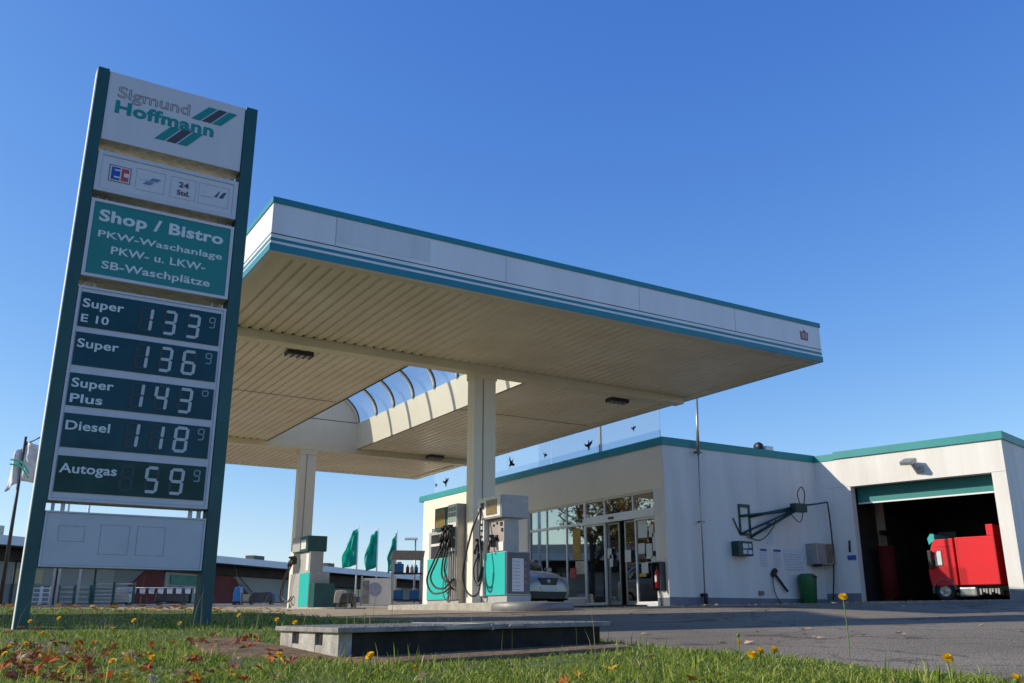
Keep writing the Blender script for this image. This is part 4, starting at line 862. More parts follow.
# ------------------------------------------------------------------ screenwash rack and goods beyond the pumps
ax, ay = rd(-3.35, 30.0)[0], rd(-3.35, 30.0)[1]
gz = 0.14
rk = thing('goods_rack', 'open goods rack with a pitched brown roof standing beyond the second pump', 'rack', (ax, ay, gz))
RM = Matrix.Translation((ax, ay, gz)) @ Matrix.Rotation(-YAW*0.6, 4, 'Z')
l = MB()
for x in (-0.46, 0.46):
    for y in (-0.2, 0.2): l.box(x-0.03, x+0.03, y-0.03, y+0.03, 0, 1.38, RM)
l.build('post', M_PWHITE, rk)
for z in (0.10, 0.92): MB().box(-0.45, 0.45, -0.25, 0.25, z, z+0.04, RM).build('shelf', M_HBROWN, rk)
MB().prism([RM @ Vector(p) for p in ((-0.55, -0.35, 1.38), (-0.55, 0.35, 1.38), (-0.47, 0.05, 1.66), (-0.47, -0.05, 1.66))], RM.to_3x3() @ Vector((1.02, 0, 0))).build('roof', M_WOOD, rk)
for i, (x, z, s, lab) in enumerate(((-0.28, 0.14, 0.26, 'blue canister on the bottom shelf of the goods rack, left one'), (0.22, 0.14, 0.26, 'blue canister on the bottom shelf of the goods rack, right one'), (-0.28, 0.96, 0.25, 'blue canister on the upper shelf of the goods rack'))):
    t = thing('canister', lab, 'canister', tuple(RM @ Vector((x, -0.1, z))), 'canisters on the goods rack')
    MB().box(x-s/2-0.02, x+s/2+0.02, -0.22, 0.05, z+0.001, z+s*1.1, RM).build('body', M_BLUEJ, t, 0.02)
    MB().box(x-0.05, x+0.08, -0.16, 0.0, z+s*1.1+0.001, z+s*1.1+0.06, RM).build('cap', M_PAPER, t, 0.01)
for i, (x, m, lab) in enumerate(((0.0, M_EXT, 'dark red bottle on the upper shelf of the goods rack'), (0.14, M_PAPER, 'white bottle on the upper shelf of the goods rack'), (0.28, M_BLUEJ, 'small blue bottle at the end of the upper shelf of the goods rack'))):
    o = MB(); o.lathe([(0.001, 0), (0.055, 0), (0.055, 0.16), (0.02, 0.21), (0.02, 0.25), (0.001, 0.25)], (0, 0, 0), n=12); o.v = [tuple(RM @ Vector((v[0]+x, v[1]-0.1, v[2]+0.961))) for v in o.v]
    tag(o.build('bottle', m), lab, 'bottle', 'bottles on the goods rack')
bx, by = rd(-4.85, 34)
bd = thing('notice_board', 'low white framed poster board with a blue round motif in front of the flags', 'board', (bx, by, 0.15))
BM = Matrix.Translation((bx, by, 0.12)) @ Matrix.Rotation(-YAW, 4, 'Z')
MB().box(-0.55, 0.62, -0.03, 0.03, 0.06, 0.98, BM).build('poster', M_SIGNW, bd)
l = MB(); l.box(-0.60, -0.555, -0.04, 0.04, 0, 1.05, BM); l.box(0.625, 0.67, -0.04, 0.04, 0, 1.05, BM); l.build('frame', M_GREYMET, bd)
l = MB(); l.prism([BM @ Vector((-0.10+0.24*math.cos(a), -0.0305, 0.60+0.24*math.sin(a))) for a in np.linspace(0, 6.28, 20)[:-1]], BM.to_3x3() @ Vector((0, -0.003, 0))); l.build('motif', mat('motif_blue', (0.30, 0.34, 0.50), 0.6, var=0.4, scale=8), bd)
l = MB(); l.box(-0.52, -0.3, -0.034, -0.0305, 0.1, 0.9, BM); l.build('poster_strip', mat('poster_grey', (0.30, 0.31, 0.33), 0.6, var=0.7, scale=5), bd)  # mottled grey strip on the left of the poster
# ------------------------------------------------------------------ flags, street lamp
def flag_tree(px, lab, d, ztop, zf0, base, mflag, w, seed):
    x, y = rd((px-512)/910.73*d*0.957*1.0, d)
    return x, y
def flagpole(r, d, ztop, flag_h, flag_w, lab, mf, ph, mpole, hang=0.0, side=-1):
    x, y = rd(r, d); zb_ = G(x, y)
    t = thing('flag', lab, 'flag', (x, y, zb_), 'flags on poles')
    MB().tube([(x, y, zb_-0.1), (x, y, ztop+0.12)], [0.06, 0.035], 8).build('pole', mpole, t)
    rx = Vector((CY, -SY, 0)); fy = Vector((SY, CY, 0)); n1, n2 = 14, 18; vs = []; fs = []
    for i in range(n1+1):
        s = i/n1
        for j in range(n2+1):
            q = j/n2
            wd = flag_w*1.1*s*(0.42+0.58*min(1, q*1.6+0.1)) ; drop = hang*s*(1-0.3*q)
            off = 0.15*math.sin(s*8+q*3.5+ph)*s**.7 + 0.10*math.sin(s*15+ph*2.3-q*7)*s + 0.06*math.sin(q*17+ph*3+s*5)*s
            p = Vector((x, y, ztop-q*flag_h)) + rx*side*(wd+0.05*math.sin(q*9+ph)*s) + fy*off*1.6; p.z -= drop
            vs.append(p)
    for i in range(n1):
        for j in range(n2): a = i*(n2+1)+j; fs.append((a, a+1, a+n2+2, a+n2+1))
    cl_ = MB().add(vs, fs, True).build('cloth', mf, t)
    s_ = cl_.modifiers.new('thick', 'SOLIDIFY'); s_.thickness = 0.006
    return t, cl_
K = 1/910.73*math.cos(PITCH)
def rpx(px, py, d):       # lateral offset of a point seen at column px, row py at ground distance d
    return (px-512)/910.73*d*(1/(math.cos(PITCH)-0*0))*0 + (px-512)/910.73*d/(math.cos(PITCH)+ (341.5-py)/910.73*(-math.sin(PITCH)))
flagpole(rpx(357, 560, 60), 60, 5.35, 2.35, 0.80, 'leftmost of the three teal flags, the broadest one, beyond the canopy', M_FLAG, 0.3, M_FRAME, 0.35)
flagpole(rpx(377, 560, 60), 60, 5.25, 2.4, 0.70, 'middle one of the three teal flags beyond the canopy', M_FLAG, 1.9, M_FRAME, 0.4)
flagpole(rpx(396, 560, 60), 60, 5.05, 2.3, 0.50, 'rightmost and narrowest of the three teal flags, beside the shop', M_FLAG, 3.4, M_FRAME, 0.45)
t, c_ = flagpole(rpx(16, 500, 26), 26, 4.62, 1.15, 0.75, 'white flag with teal waves on a dark pole left of the price sign', M_FLAGW, 0.8, M_DKMET, 0.15, 1)
x, y = rd(rpx(16, 500, 26), 26); rx = Vector((CY, -SY, 0)); fy = Vector((SY, CY, 0))
vs = []; fs = []
for i in range(9):
    for j in range(11):
        s, q = i/8, j/10; vs.append(Vector((x, y, 4.5-q*1.1-s*0.25)) - rx*s*0.40*(0.6+0.4*q) + fy*0.1*math.sin(s*6+q*3))
for i in range(8):
    for j in range(10): a = i*11+j; fs.append((a, a+1, a+12, a+11))
o = MB().add(vs, fs, True).build('cloth', M_FLAGW, t); o.modifiers.new('thick', 'SOLIDIFY').thickness = 0.005
for k, zz in enumerate((4.05, 3.92)):
    l = MB(); l.tube(arc([Vector((x, y, zz))-rx*0.25-fy*0.16, Vector((x, y, zz-0.05))+rx*0.05-fy*0.2, Vector((x, y, zz-0.18))+rx*0.22-fy*0.28, Vector((x, y, zz-0.42))+rx*0.42-fy*0.34]), 0.022, 6); l.build('wave_mark', M_FLAG, t)
l = MB(); l.tube([Vector((x, y, 4.5))+rx*0.0, Vector((x, y, 4.9))+rx*0.75], 0.02, 6); l.build('cross_arm', M_DKMET, t)
sl_x, sl_y = rd(rpx(415, 560, 70), 70)
slp = thing('street_lamp', 'grey street lamp with a white head seen between the flags and the shop', 'street lamp', (sl_x, sl_y, G(sl_x, sl_y)))
MB().tube([(sl_x, sl_y, G(sl_x, sl_y)-0.1), (sl_x, sl_y, 5.4)], [0.09, 0.06], 8).build('pole', M_GREYMET, slp)
l = MB(); l.box(-0.85, 0.15, -0.14, 0.14, 5.35, 5.55, Matrix.Translation((sl_x, sl_y, 0)) @ Matrix.Rotation(-YAW, 4, 'Z')); l.build('head', M_FRAME, slp, 0.05)
# ------------------------------------------------------------------ long hall in the background
HA = Vector((1.909, 57.323, 0)); HT = Vector((0.78247, 0.62269, 0)); HN = Vector((0.62269, -0.78247, 0))     # along / towards camera
HM = Matrix(((HT.x, -HN.x, 0, HA.x), (HT.y, -HN.y, 0, HA.y), (0, 0, 1, 0), (0, 0, 0, 1)))
hall = thing('market_hall', 'long low hall with white roof edge and dark red wall panels behind the station', 'building', tuple(HA+HT*20))
l = MB(); l.box(-40, 66, 0.0, 0.25, 3.58, 4.08, HM); l.build('roof_edge', M_HROOF, hall)
l = MB(); l.box(-40, 66, 0.25, 30, 3.62, 4.06, HM); l.box(-40, 3.4, 3.0, 20, 4.1, 4.9, HM); l.build('roof', M_GREYMET, hall)
l = MB(); l.box(-40, 66, 2.6, 2.9, -0.5, 3.61, HM); l.build('wall', M_HWALL, hall)
l = MB(); l.box(-40, 66, 2.2, 2.59, 2.9, 3.57, HM); l.box(33, 50, 1.6, 2.19, 2.5, 3.5, HM); l.build('eaves_beam', M_HBROWN, hall)
y_ = 2.58; off = 1.2
def hp(poly, m, name='wall_panel', d=0.06): return MB().prism([HM @ Vector((a, y_-0.0, b)) for a, b in poly], HM.to_3x3() @ Vector((0, -d, 0))).build(name, m, hall)
hp([(12.2, 0.4), (12.2, 0.9), (14.9, 2.88), (16.8, 2.88), (16.8, 0.4)], M_HRED)
hp([(16.9, 0.4), (16.9, 2.88), (22.3, 2.88), (22.3, 0.4)], M_HCREAM)
hp([(22.4, 0.4), (22.4, 2.88), (24.6, 2.88), (28.6, 0.5), (28.6, 0.4)], M_HRED)
hp([(29.5, 0.4), (25.5, 2.88), (33, 2.88), (37, 0.4)], mat('hall_pale_panel', (0.42, 0.41, 0.38), 0.8, var=0.15, scale=0.5))
hp([(37.5, 0.4), (37.5, 2.4), (43, 2.4), (43, 0.4)], MAT['hall_pale_panel'])
for k in range(26):
    t0 = -30+k*3.1
    if 11 < t0 < 37: continue
    l = MB(); l.box(t0, t0+0.12, 2.50, 2.519, 0.3, 2.88, HM); l.build('pilaster', M_HBROWN, hall)
for t0 in (-22, -12.5, -3, 4, 44, 50): hp([(t0, 1.7), (t0, 2.5), (t0+2.2, 2.5), (t0+2.2, 1.7)], M_CGLASS, 'window', 0.075)
sgn = MB().box(17.4, 20.6, y_-0.16, y_-0.07, 2.05, 2.70, HM).build('shop_sign', mat('hall_sign_teal', (0.10, 0.32, 0.27), 0.6, var=0.3, scale=2), hall)
hp([(-30, 1.6), (-30, 2.85), (12, 2.85), (12, 1.6)], MAT['hall_pale_panel'])
hp([(17.3, 0.5), (17.3, 1.9), (19.9, 1.9), (19.9, 0.5)], M_DARKIN, 'doorway', 0.09)
hp([(20.6, 0.5), (20.6, 1.7), (22.0, 1.7), (22.0, 0.5)], M_DARKIN, 'window', 0.09)
hp([(25.5, 0.5), (25.5, 1.55), (27.0, 1.55), (27.0, 0.5)], M_CGLASS, 'window', 0.09)
for t0, z0, s in ((25, 4.08, 1.4), (36, 4.08, 1.2), (0.5, 4.9, 0.5)):
    l = MB(); l.box(t0, t0+s, 1.0, 1.8, z0, z0+0.4, HM); l.build('roof_vent', M_DKMET, hall)
# objects in front of the hall, seen below the sign
def fr(px, d, z): x, y = rd(rpx(px, 598, d), d); return (x, y, z)
def gate(px0, px1, h, lab, m, d=44, bars=6, posts=2):
    p = Vector(fr(px0, d, 0)); q = Vector(fr(px1, d, 0)); zz = G(p.x, p.y)+0.05; ux = (q-p).normalized(); L_ = (q-p).length
    A = Matrix(((ux.x, -ux.y, 0, p.x), (ux.y, ux.x, 0, p.y), (0, 0, 1, zz), (0, 0, 0, 1)))
    t = thing('metal_barrier', lab, 'barrier', (p.x, p.y, zz), 'barriers in front of the hall')
    l = MB()
    for k in range(posts+1): x = L_*k/posts; l.box(x-0.05, x+0.05, -0.05, 0.05, 0, h, A)
    l.build('post', M_TEALDK if m is M_GREYMET else m, t)
    l = MB()
    for k in range(bars): z = 0.12+(h-0.2)*k/(bars-1); l.box(0.05, L_-0.05, -0.02, 0.02, z-0.025, z+0.025, A)
    l.build('rail', m, t)
gate(58, 90, 0.85, 'low metal barrier with white notices behind the sign, nearest the left post', M_GREYMET, bars=4)
gate(93, 133, 1.0, 'taller dark framed metal barrier with six rails behind the sign', M_GREYMET, bars=6)
gate(31, 50, 0.8, 'white metal frame stand behind the left sign post', M_FRAME, bars=4)
for px, lab in ((51, 'white pole nearest the left sign post, behind the sign'), (56, 'second white pole from the left sign post'), (77, 'white pole in front of the low metal barrier')):
    x, y, _ = fr(px, 42, 0); g = G(x, y)
    tag(MB().tube([(x, y, g-0.1), (x, y, 7.6)], [0.06, 0.045], 8).build('flag_pole', M_FRAME), lab, 'pole', 'white poles behind the sign')
bt = thing('pennant_line', 'string of small white pennants in front of the red hall panel', 'pennants', fr(118, 46, 0))
p = Vector(fr(118, 46, 1.15)); q = Vector(fr(200, 46, 1.15))
MB().tube([p, p*0.5+q*0.5-Vector((0, 0, 0.02)), q], 0.02, 6).build('line', M_PAPER, bt)
l = MB()
for k in range(9):
    a = p.lerp(q, k/9+0.03); e = (q-p).normalized(); l.prism([a, a+e*0.28, a+e*0.26-Vector((0, 0, 0.3)), a+e*0.03-Vector((0, 0, 0.28))], HN*0.015)
l.build('pennants', M_PAPER, bt)
for px, zt in ((118, 1.15), (200, 1.15)):
    x, y, _ = fr(px, 46, 0); l = MB().tube([(x, y, G(x, y)-0.1), (x, y, zt+0.02)], 0.03, 6); l.build('post', M_FRAME, bt)
M_MIX = mat('goods_dark', (0.05, 0.05, 0.07), 0.6, var=0.6, scale=3)
for px, w_, h, m, d, lab in ((122, 0.9, 0.8, M_GREYMET, 46, 'grey cart with bars in front of the red hall panel'), (172, 1.5, 0.9, M_MIX, 47, 'dark covered trolley before the hall doorway'), (238, 0.35, 0.9, M_BLUEJ, 48, 'blue stand right of the right sign post before the hall'), (348, 0.5, 0.5, M_MIX, 32, 'dark crate on the ground right of the far pump'), (341, 0.4, 0.6, M_PGREY, 33, 'grey tub on the ground right of the far pump'), (262, 1.3, 0.65, M_MIX, 50, 'low dark heap before the hall left of the far pillar')):
    x, y, _ = fr(px, d, 0); g = G(x, y); A = Matrix.Translation((x, y, g)) @ Matrix.Rotation(-YAW, 4, 'Z')
    t = thing('yard_cart', lab, 'cart', (x, y, g))
    l = MB(); l.prism([A @ Vector(p) for p in ((-w_/2, -0.3, 0.15), (w_/2, -0.3, 0.15), (w_/2*0.92, -0.3, h*0.75), (w_/2*0.6, -0.3, h), (-w_/2*0.7, -0.3, h*0.95), (-w_/2*0.95, -0.3, h*0.6))], A.to_3x3() @ Vector((0, 0.6, 0))); l.build('load', m, t, 0.03)
    l = MB()
    for sx in (-1, 1): l.box(sx*w_*0.4-0.05, sx*w_*0.4+0.05, -0.28, 0.28, 0.0, 0.149, A)
    l.build('foot', M_BLACK, t)
# ------------------------------------------------------------------ unseen tower added to cast the ground shadow strip, and trees
tx, ty = rd(-14.8, 11.0)
tw = thing('shade_tower', 'unseen plastered tower with a flat red roof slab, added to shade the ground', 'tower', (tx, ty, G(tx, ty)))
TWM = Matrix.Translation((tx, ty, 0)) @ Matrix.Rotation(-YAW, 4, 'Z')
MB().box(-1.8, 1.8, -1.3, 1.3, -0.9, 8.7, TWM).build('wall', M_TOWER, tw)
MB().box(-1.95, 1.95, -1.4, 1.4, 8.701, 8.9, TWM).build('roof', M_TILE, tw)
MB().box(-0.6, 0.6, -1.34, -1.3005, -0.4, 1.8, TWM).build('door', M_TEALDK, tw)
def tree(x, y, h, lab, leafcol, nleaf):
    z0 = G(x, y); t = thing('tree', lab, 'tree', (x, y, z0), 'autumn trees left of the hall')
    tips = []; l = MB()
    def branch(p, dr, ln, r, lev):
        pts = [p]; q = p; dd = dr
        for k in range(4):
            dd = (dd + Vector((random.uniform(-.16, .16), random.uniform(-.16, .16), random.uniform(-.03, .1)))).normalized(); q = q+dd*ln/4; pts.append(q)
        l.tube(pts, [r*(1-0.6*i/4) for i in range(5)], 6 if lev < 2 else 4, False)
        if lev == 3: tips.extend(pts[1:]); return
        for k in range(4 if lev else 7):
            f = random.uniform(0.35, 1.0); b = pts[min(4, int(f*4))]
            a = random.uniform(0, 6.28); sp = random.uniform(0.5, 0.95); nd = (dd*(1-sp*0.5)+Vector((math.cos(a), math.sin(a), random.uniform(-.1, .4)))*sp).normalized()
            branch(b, nd, ln*random.uniform(0.45, 0.68), r*0.45, lev+1)
    branch(Vector((x, y, z0-0.2)), Vector((0, 0, 1)), h*0.55, h*0.022, 0)
    l.build('trunk', M_BARK, t)
    c = MB()
    for k in range(nleaf):
        p = random.choice(tips)+Vector((random.gauss(0, .25), random.gauss(0, .25), random.gauss(0, .25))); s = random.uniform(0.06, 0.13)
        a = Vector((random.gauss(0, 1), random.gauss(0, 1), random.gauss(0, 1))).normalized(); b = a.orthogonal().normalized()*s; a = a*s
        c.add([p-a, p+b*0.6, p+a, p-b*0.6], [(0, 1, 2, 3)])
    c.build('crown', leafcol, t)
LY = ramp_mat('autumn_leaves', [(0.10, 0.09, 0.02), (0.30, 0.18, 0.03), (0.25, 0.09, 0.02)], 1.5, 0.7, transl=0.3)
tree(-14, 60, 13, 'yellowing tree left of the hall, the tallest one', LY, 2600)
tree(-10, 48, 10, 'half bare autumn tree nearest the station, left of the hall', LY, 900)
tree(-3.5, 45, 9, 'dark bushy autumn tree in front of the left end of the hall', LY, 3000)
tree(-6.5, 41, 8, 'low spreading autumn tree closest to the added shade tower', LY, 2200)
tree(-2.5, 51, 11, 'tall thin autumn tree right beside the hall gable', LY, 1400)
tree(-8, 55, 12, 'dense autumn tree behind the bushy one left of the hall', LY, 3000)
tree(-20, 66, 12, 'bare-topped autumn tree farthest left of the hall', LY, 1600)
# ------------------------------------------------------------------ concrete shaft with its cover
sx0, sx1, sy0, sy1 = 2.392, 4.66, 6.21, 7.55
tilt = 0.0155
def LM(z): return Matrix.Translation((sx0, sy0, z)) @ Matrix.Rotation(-math.atan(tilt), 4, 'Y')
gzs = -0.60
shf = thing('utility_shaft', 'low concrete shaft with a patterned steel cover lid standing in the grass', 'shaft', (3.5, 6.9, -0.56))
Lx = sx1-sx0; Ly = sy1-sy0
l = MB()
ld_ = MB(); ld_.prism([(sx0+0.10, sy0+0.03, -0.70), (sx1-0.045, sy0+0.03, -0.62), (sx1-0.045, sy0+0.03, -0.385+tilt*(Lx-0.045)), (sx0+0.10, sy0+0.03, -0.385+tilt*0.10)], (0, Ly-0.06, 0)); ld_.build('shaded_wall', mat('shaded_concrete', (0.05, 0.046, 0.04), 0.9, var=0.6, scale=5, spec=0.15), shf)  # shade of the long side put into a dark mottled concrete colour
# end blocks with the notches for the lifting hooks
for y0, y1 in ((0.03, 0.34), (0.50, 0.86), (1.02, 1.31)): l.box(sx0, sx0+0.098, sy0+y0, sy0+y1, -0.72, -0.3825)
for y0, y1 in ((0.34, 0.50), (0.86, 1.02)): l.box(sx0+0.004, sx0+0.098, sy0+y0, sy0+y1, -0.72, -0.47)
l.build('shaft_wall', M_CONCW, shf)
l = MB()
for y0 in (0.36, 0.88): l.box(sx0+0.0, sx0+0.03, sy0+y0, sy0+y0+0.05, -0.468, -0.395); l.box(sx0+0.045, sx0+0.0575, sy0+y0-0.01, sy0+y0+0.13, -0.468, -0.395)
l.build('hook', M_BLACK, shf)
l = MB(); l.box(-0.03, Lx*0.52, -0.03, Ly+0.03, -0.036, 0.0, LM(-0.345)); lid1 = l.build('lid', mat('lid_grey', (0.29, 0.275, 0.25), 0.7, 0.0, var=0.55, scale=9, bump=0.3, bscale=60), shf, 0.008)
l = MB(); l.box(Lx*0.525, Lx+0.03, -0.03, Ly+0.03, -0.036, 0.0, LM(-0.345)); lid2 = l.build('lid', MAT['lid_grey'], shf, 0.008)
for ld, a, b in ((lid1, 0.0, Lx*0.5), (lid2, Lx*0.54, Lx)):
    l = MB(); nx = int((b-a)/0.055)
    for i in range(nx):
        for j in range(21):
            x = a+0.02+i*0.055; y = 0.02+j*0.062
            mm = LM(-0.345) @ Matrix.Translation((x, y, 0)) @ Matrix.Rotation(0.8 if (i+j) % 2 else -0.8, 4, 'Z'); l.box(-0.02, 0.02, -0.006, 0.006, -0.002, 0.006, mm)
    l.build('tread_pattern', MAT['lid_grey'], ld)
l = MB()
l.prism([LM(-0.345) @ Vector(p) for p in ((0.80, -0.034, -0.03), (1.16, -0.034, -0.02), (1.17, -0.034, 0.01), (0.92, -0.034, 0.004), (0.78, -0.034, -0.012))], (0, -0.012, 0)); l.prism([LM(-0.345) @ Vector(p) for p in ((1.32, -0.034, -0.02), (1.46, -0.034, -0.016), (1.44, -0.034, 0.0), (1.34, -0.034, -0.004))], (0, -0.012, 0))
l.box(1.175, 1.195, -0.04, Ly+0.03, -0.04, 0.008, LM(-0.345)); l.build('hinge_strip', M_CONC, shf)
# ------------------------------------------------------------------ grass
def blades(n, dlo, dhi, hmin, hmax, wmin, wmax, name, m, keep=None, power=2.0, lean=0.5):
    u = rng.random(n*3); a = 1.0
    d = 1/(1/dlo+(1/dhi-1/dlo)*u) if power == 2.0 else dlo+(dhi-dlo)*u
    r = (rng.random(n*3)*2-1)*(0.66*d+0.8)
    ok = d < np.interp(r, BR, BD)-0.02*rng.random(n*3)-0.0
    x = d*SY+r*CY; y = d*CY-r*SY
    ok &= ~((x > sx0-0.02) & (x < sx1+0.02) & (y > sy0-0.01) & (y < sy1+0.02))
    from_path = ((x > 1.85) & (x < 2.5) & (y > 6.6) & (y < 8.5)) | ((x > 2.3) & (x < 4.75) & (y > 5.72) & (y < 6.2))
    ok &= ~(from_path & (rng.random(n*3) < 0.84))
    ok &= ~((np.abs(y-(V0+0.17)) < 0.17) & ((np.abs(x-(U0+0.06)) < 0.07) | (np.abs(x-(U0+1.95)) < 0.08)))
    if keep is not None: ok &= keep(x, y, rng)
    idx = np.where(ok)[0][:n]; x, y, d = x[idx], y[idx], d[idx]; n = len(idx)
    z = np.array([verge_z(a_, b_) for a_, b_ in zip(x, y)])-0.01
    cl = 0.55+0.9*(0.5+0.5*np.sin(x*2.1+1.3*np.sin(y*1.7))*np.sin(y*2.6+x))
    h = (hmin+(hmax-hmin)*rng.random(n)**1.6)*cl
    w = (wmin+(wmax-wmin)*rng.random(n))*np.maximum(1, d/8)
    th = rng.random(n)*6.283; ph = rng.random(n)*6.283; ln = h*lean*rng.random(n)
    wx, wy = np.cos(th)*w/2, np.sin(th)*w/2; lx, ly = np.cos(ph)*ln, np.sin(ph)*ln
    V = np.empty((n, 5, 3))
    V[:, 0] = np.stack([x-wx, y-wy, z], 1); V[:, 1] = np.stack([x+wx, y+wy, z], 1)
    V[:, 2] = np.stack([x+wx*.8+lx*.35, y+wy*.8+ly*.35, z+h*.6], 1); V[:, 3] = np.stack([x-wx*.8+lx*.35, y-wy*.8+ly*.35, z+h*.6], 1)
    V[:, 4] = np.stack([x+lx, y+ly, z+h], 1)
    me = bpy.data.meshes.new(name); me.vertices.add(n*5); me.vertices.foreach_set('co', V.ravel())
    base = (np.arange(n)*5)[:, None]
    loops = np.concatenate([base+np.array([0, 1, 2, 3]), base+np.array([3, 2, 4])], 1).ravel()
    me.loops.add(n*7); me.loops.foreach_set('vertex_index', loops.astype(np.int32))
    stt = (np.arange(n)*7)[:, None]+np.array([0, 4]); me.polygons.add(n*2); me.polygons.foreach_set('loop_start', stt.ravel().astype(np.int32))
    me.update(calc_edges=True); me.validate()
    me.materials.append(m); o = bpy.data.objects.new(name, me); COL.objects.link(o); o['kind'] = 'stuff'
    return o
M_GR = ramp_mat('grass_green', [(0.04, 0.08, 0.010), (0.13, 0.20, 0.018), (0.22, 0.30, 0.025), (0.36, 0.41, 0.05), (0.52, 0.45, 0.17)], 1.0, 0.55, transl=0.35, use_pos=False)
M_DRY = ramp_mat('grass_dry', [(0.16, 0.14, 0.06), (0.30, 0.26, 0.13), (0.20, 0.20, 0.06)], 1.0, 0.6, transl=0.3, use_pos=False)
blades(170000, 3.2, 16.5, 0.014, 0.058, 0.004, 0.009, 'short_grass', M_GR, lean=2.0)
blades(14000, 3.4, 15, 0.015, 0.04, 0.012, 0.026, 'clover_leaves', ramp_mat('clover_green', [(0.07, 0.14, 0.018), (0.14, 0.24, 0.03), (0.22, 0.29, 0.05)], 1, 0.5, transl=0.3, use_pos=False), lean=2.2)
blades(3000, 4, 16, 0.05, 0.13, 0.005, 0.011, 'grass_tufts', M_GR, lambda x, y, g: (np.sin(x*3.1)*np.sin(y*2.3+1) > 0.35))
blades(170, 6.5, 14, 0.25, 0.55, 0.003, 0.005, 'grass_stalks', M_DRY, lambda x, y, g: (x-y*0.62 < 1.2), lean=0.35)
# ------------------------------------------------------------------ dandelions
DAND = [(43, 633, 0.06), (30, 621, 0.12), (59, 618, 0.16), (134, 620, 0.2), (180, 623, 0.14), (239, 615, 0.2), (277, 619, 0.2), (295, 622, 0.2), (279, 654, 0.10), (370, 655, 0.12), (26, 643, 0.06), (5, 653, 0.06), (760, 651, 0.10), (774, 649, 0.10), (738, 633, 0.22), (947, 657, 0.16), (1016, 678, 0.10), (843, 597, 0.46), (112, 660, 0.05), (752, 654, 0.08), (152, 657, 0.05), (10, 646, 0.05)]
def flower(px, py, h, d):
    x, y = rd(rpx(px, py, d), d); g = verge_z(x, y) if d < dmax(to_rd(x, y)[0]) else G(x, y)
    return x, y, g
proto = None; cnt = 0
LABD = {17: 'tall yellow dandelion whose head stands in front of the wall left of the gateway', 15: 'yellow dandelion at the right edge of the grass before the asphalt', 16: 'yellow dandelion in the bottom right corner', 9: 'yellow dandelion just before the long side of the utility shaft', 8: 'yellow dandelion beside the left end of the utility shaft', 14: 'closed yellow dandelion bud standing before the shaded asphalt'}
def gd_solve(px, py, h):                               # distance at which a head h above the verge shows at this height in the photo
    e = (341.5-py)/910.73; k = math.tan(PITCH+math.atan(e)); best = None
    for i in range(120):
        d = 4.0+i*0.08; x, y = rd(rpx(px, py, d), d); err = abs((verge_z(x, y)+h)-(ZC+k*d))
        if best is None or err < best[0]: best = (err, d)
    return best[1]
def make_dandelion():
    t = thing('dandelion', '', 'flower', (0, 0, 0), 'dandelions in the grass')
    MB().tube(arc([(0, 0, 0), (0.008, 0.004, 0.4), (0.0, 0.0, 0.985)], 5), 0.0035, 5).build('stem', M_STEM, t)
    l = MB()
    for ring, (n, r, up) in enumerate(((15, 0.024, 0.004), (13, 0.019, 0.010), (10, 0.013, 0.015), (6, 0.006, 0.018))):
        for k in range(n):
            a = 2*math.pi*(k+0.3*ring)/n; c, s = math.cos(a), math.sin(a); w = 0.0042
            l.add([(c*0.002-s*w*0.4, s*0.002+c*w*0.4, 1.0), (c*0.002+s*w*0.4, s*0.002-c*w*0.4, 1.0), (c*r+s*w, s*r-c*w, 1.0+up*0.9), (c*r*1.05, s*r*1.05, 1.0+up), (c*r-s*w, s*r+c*w, 1.0+up*0.9)], [(0, 1, 2, 3, 4)])
    Rt = Matrix.Translation((0, 0, 1)) @ Matrix.Rotation(0.75, 4, 'X') @ Matrix.Scale(1.12, 4) @ Matrix.Translation((0, 0, -1)); l.v = [tuple(Rt @ Vector(v)) for v in l.v]
    l.build('head', M_YEL, t)
    MB().lathe([(0.001, 0.982), (0.008, 0.985), (0.011, 0.995), (0.009, 1.001), (0.001, 1.002)], (0, 0, 0), n=8).build('calyx', M_STEM, t)
    return t
DP = make_dandelion()
for i, (px, py, h) in enumerate(DAND):
    d = gd_solve(px, py, h) if i != 17 else 6.0
    x, y = rd(rpx(px, py, d), d); g = verge_z(x, y)-0.004
    if i == 17: h = 0.0; g = verge_z(x, y)-0.004; h = ZC+math.tan(PITCH+math.atan((341.5-py)/910.73))*d-g
    t = DP if i == 0 else copy_tree(DP, (0, 0, 0))
    t.location = (x, y, g); t.rotation_euler = (0, 0, -YAW+random.uniform(-.9, .9))
    # the whole plant is moved: only its stem stretches with its height
    for c in t.children:
        if i == 0: c.matrix_parent_inverse = Matrix.Identity(4)
        if c.name.startswith('stem'): c.scale = (1, 1, h)
        else: kq = 0.78 if px < 300 else 1.05; c.location = (0, 0, h-kq) ; c.scale = (kq, kq, kq)
    if i == 14:
        for c in t.children:
            if c.name.startswith('head'): c.scale = (0.45, 0.45, 1)
    t['label'] = LABD.get(i, 'yellow dandelion flowering in the grass around the price sign' if px < 300 else 'yellow dandelion at the edge of the grass left of the tall dandelion')
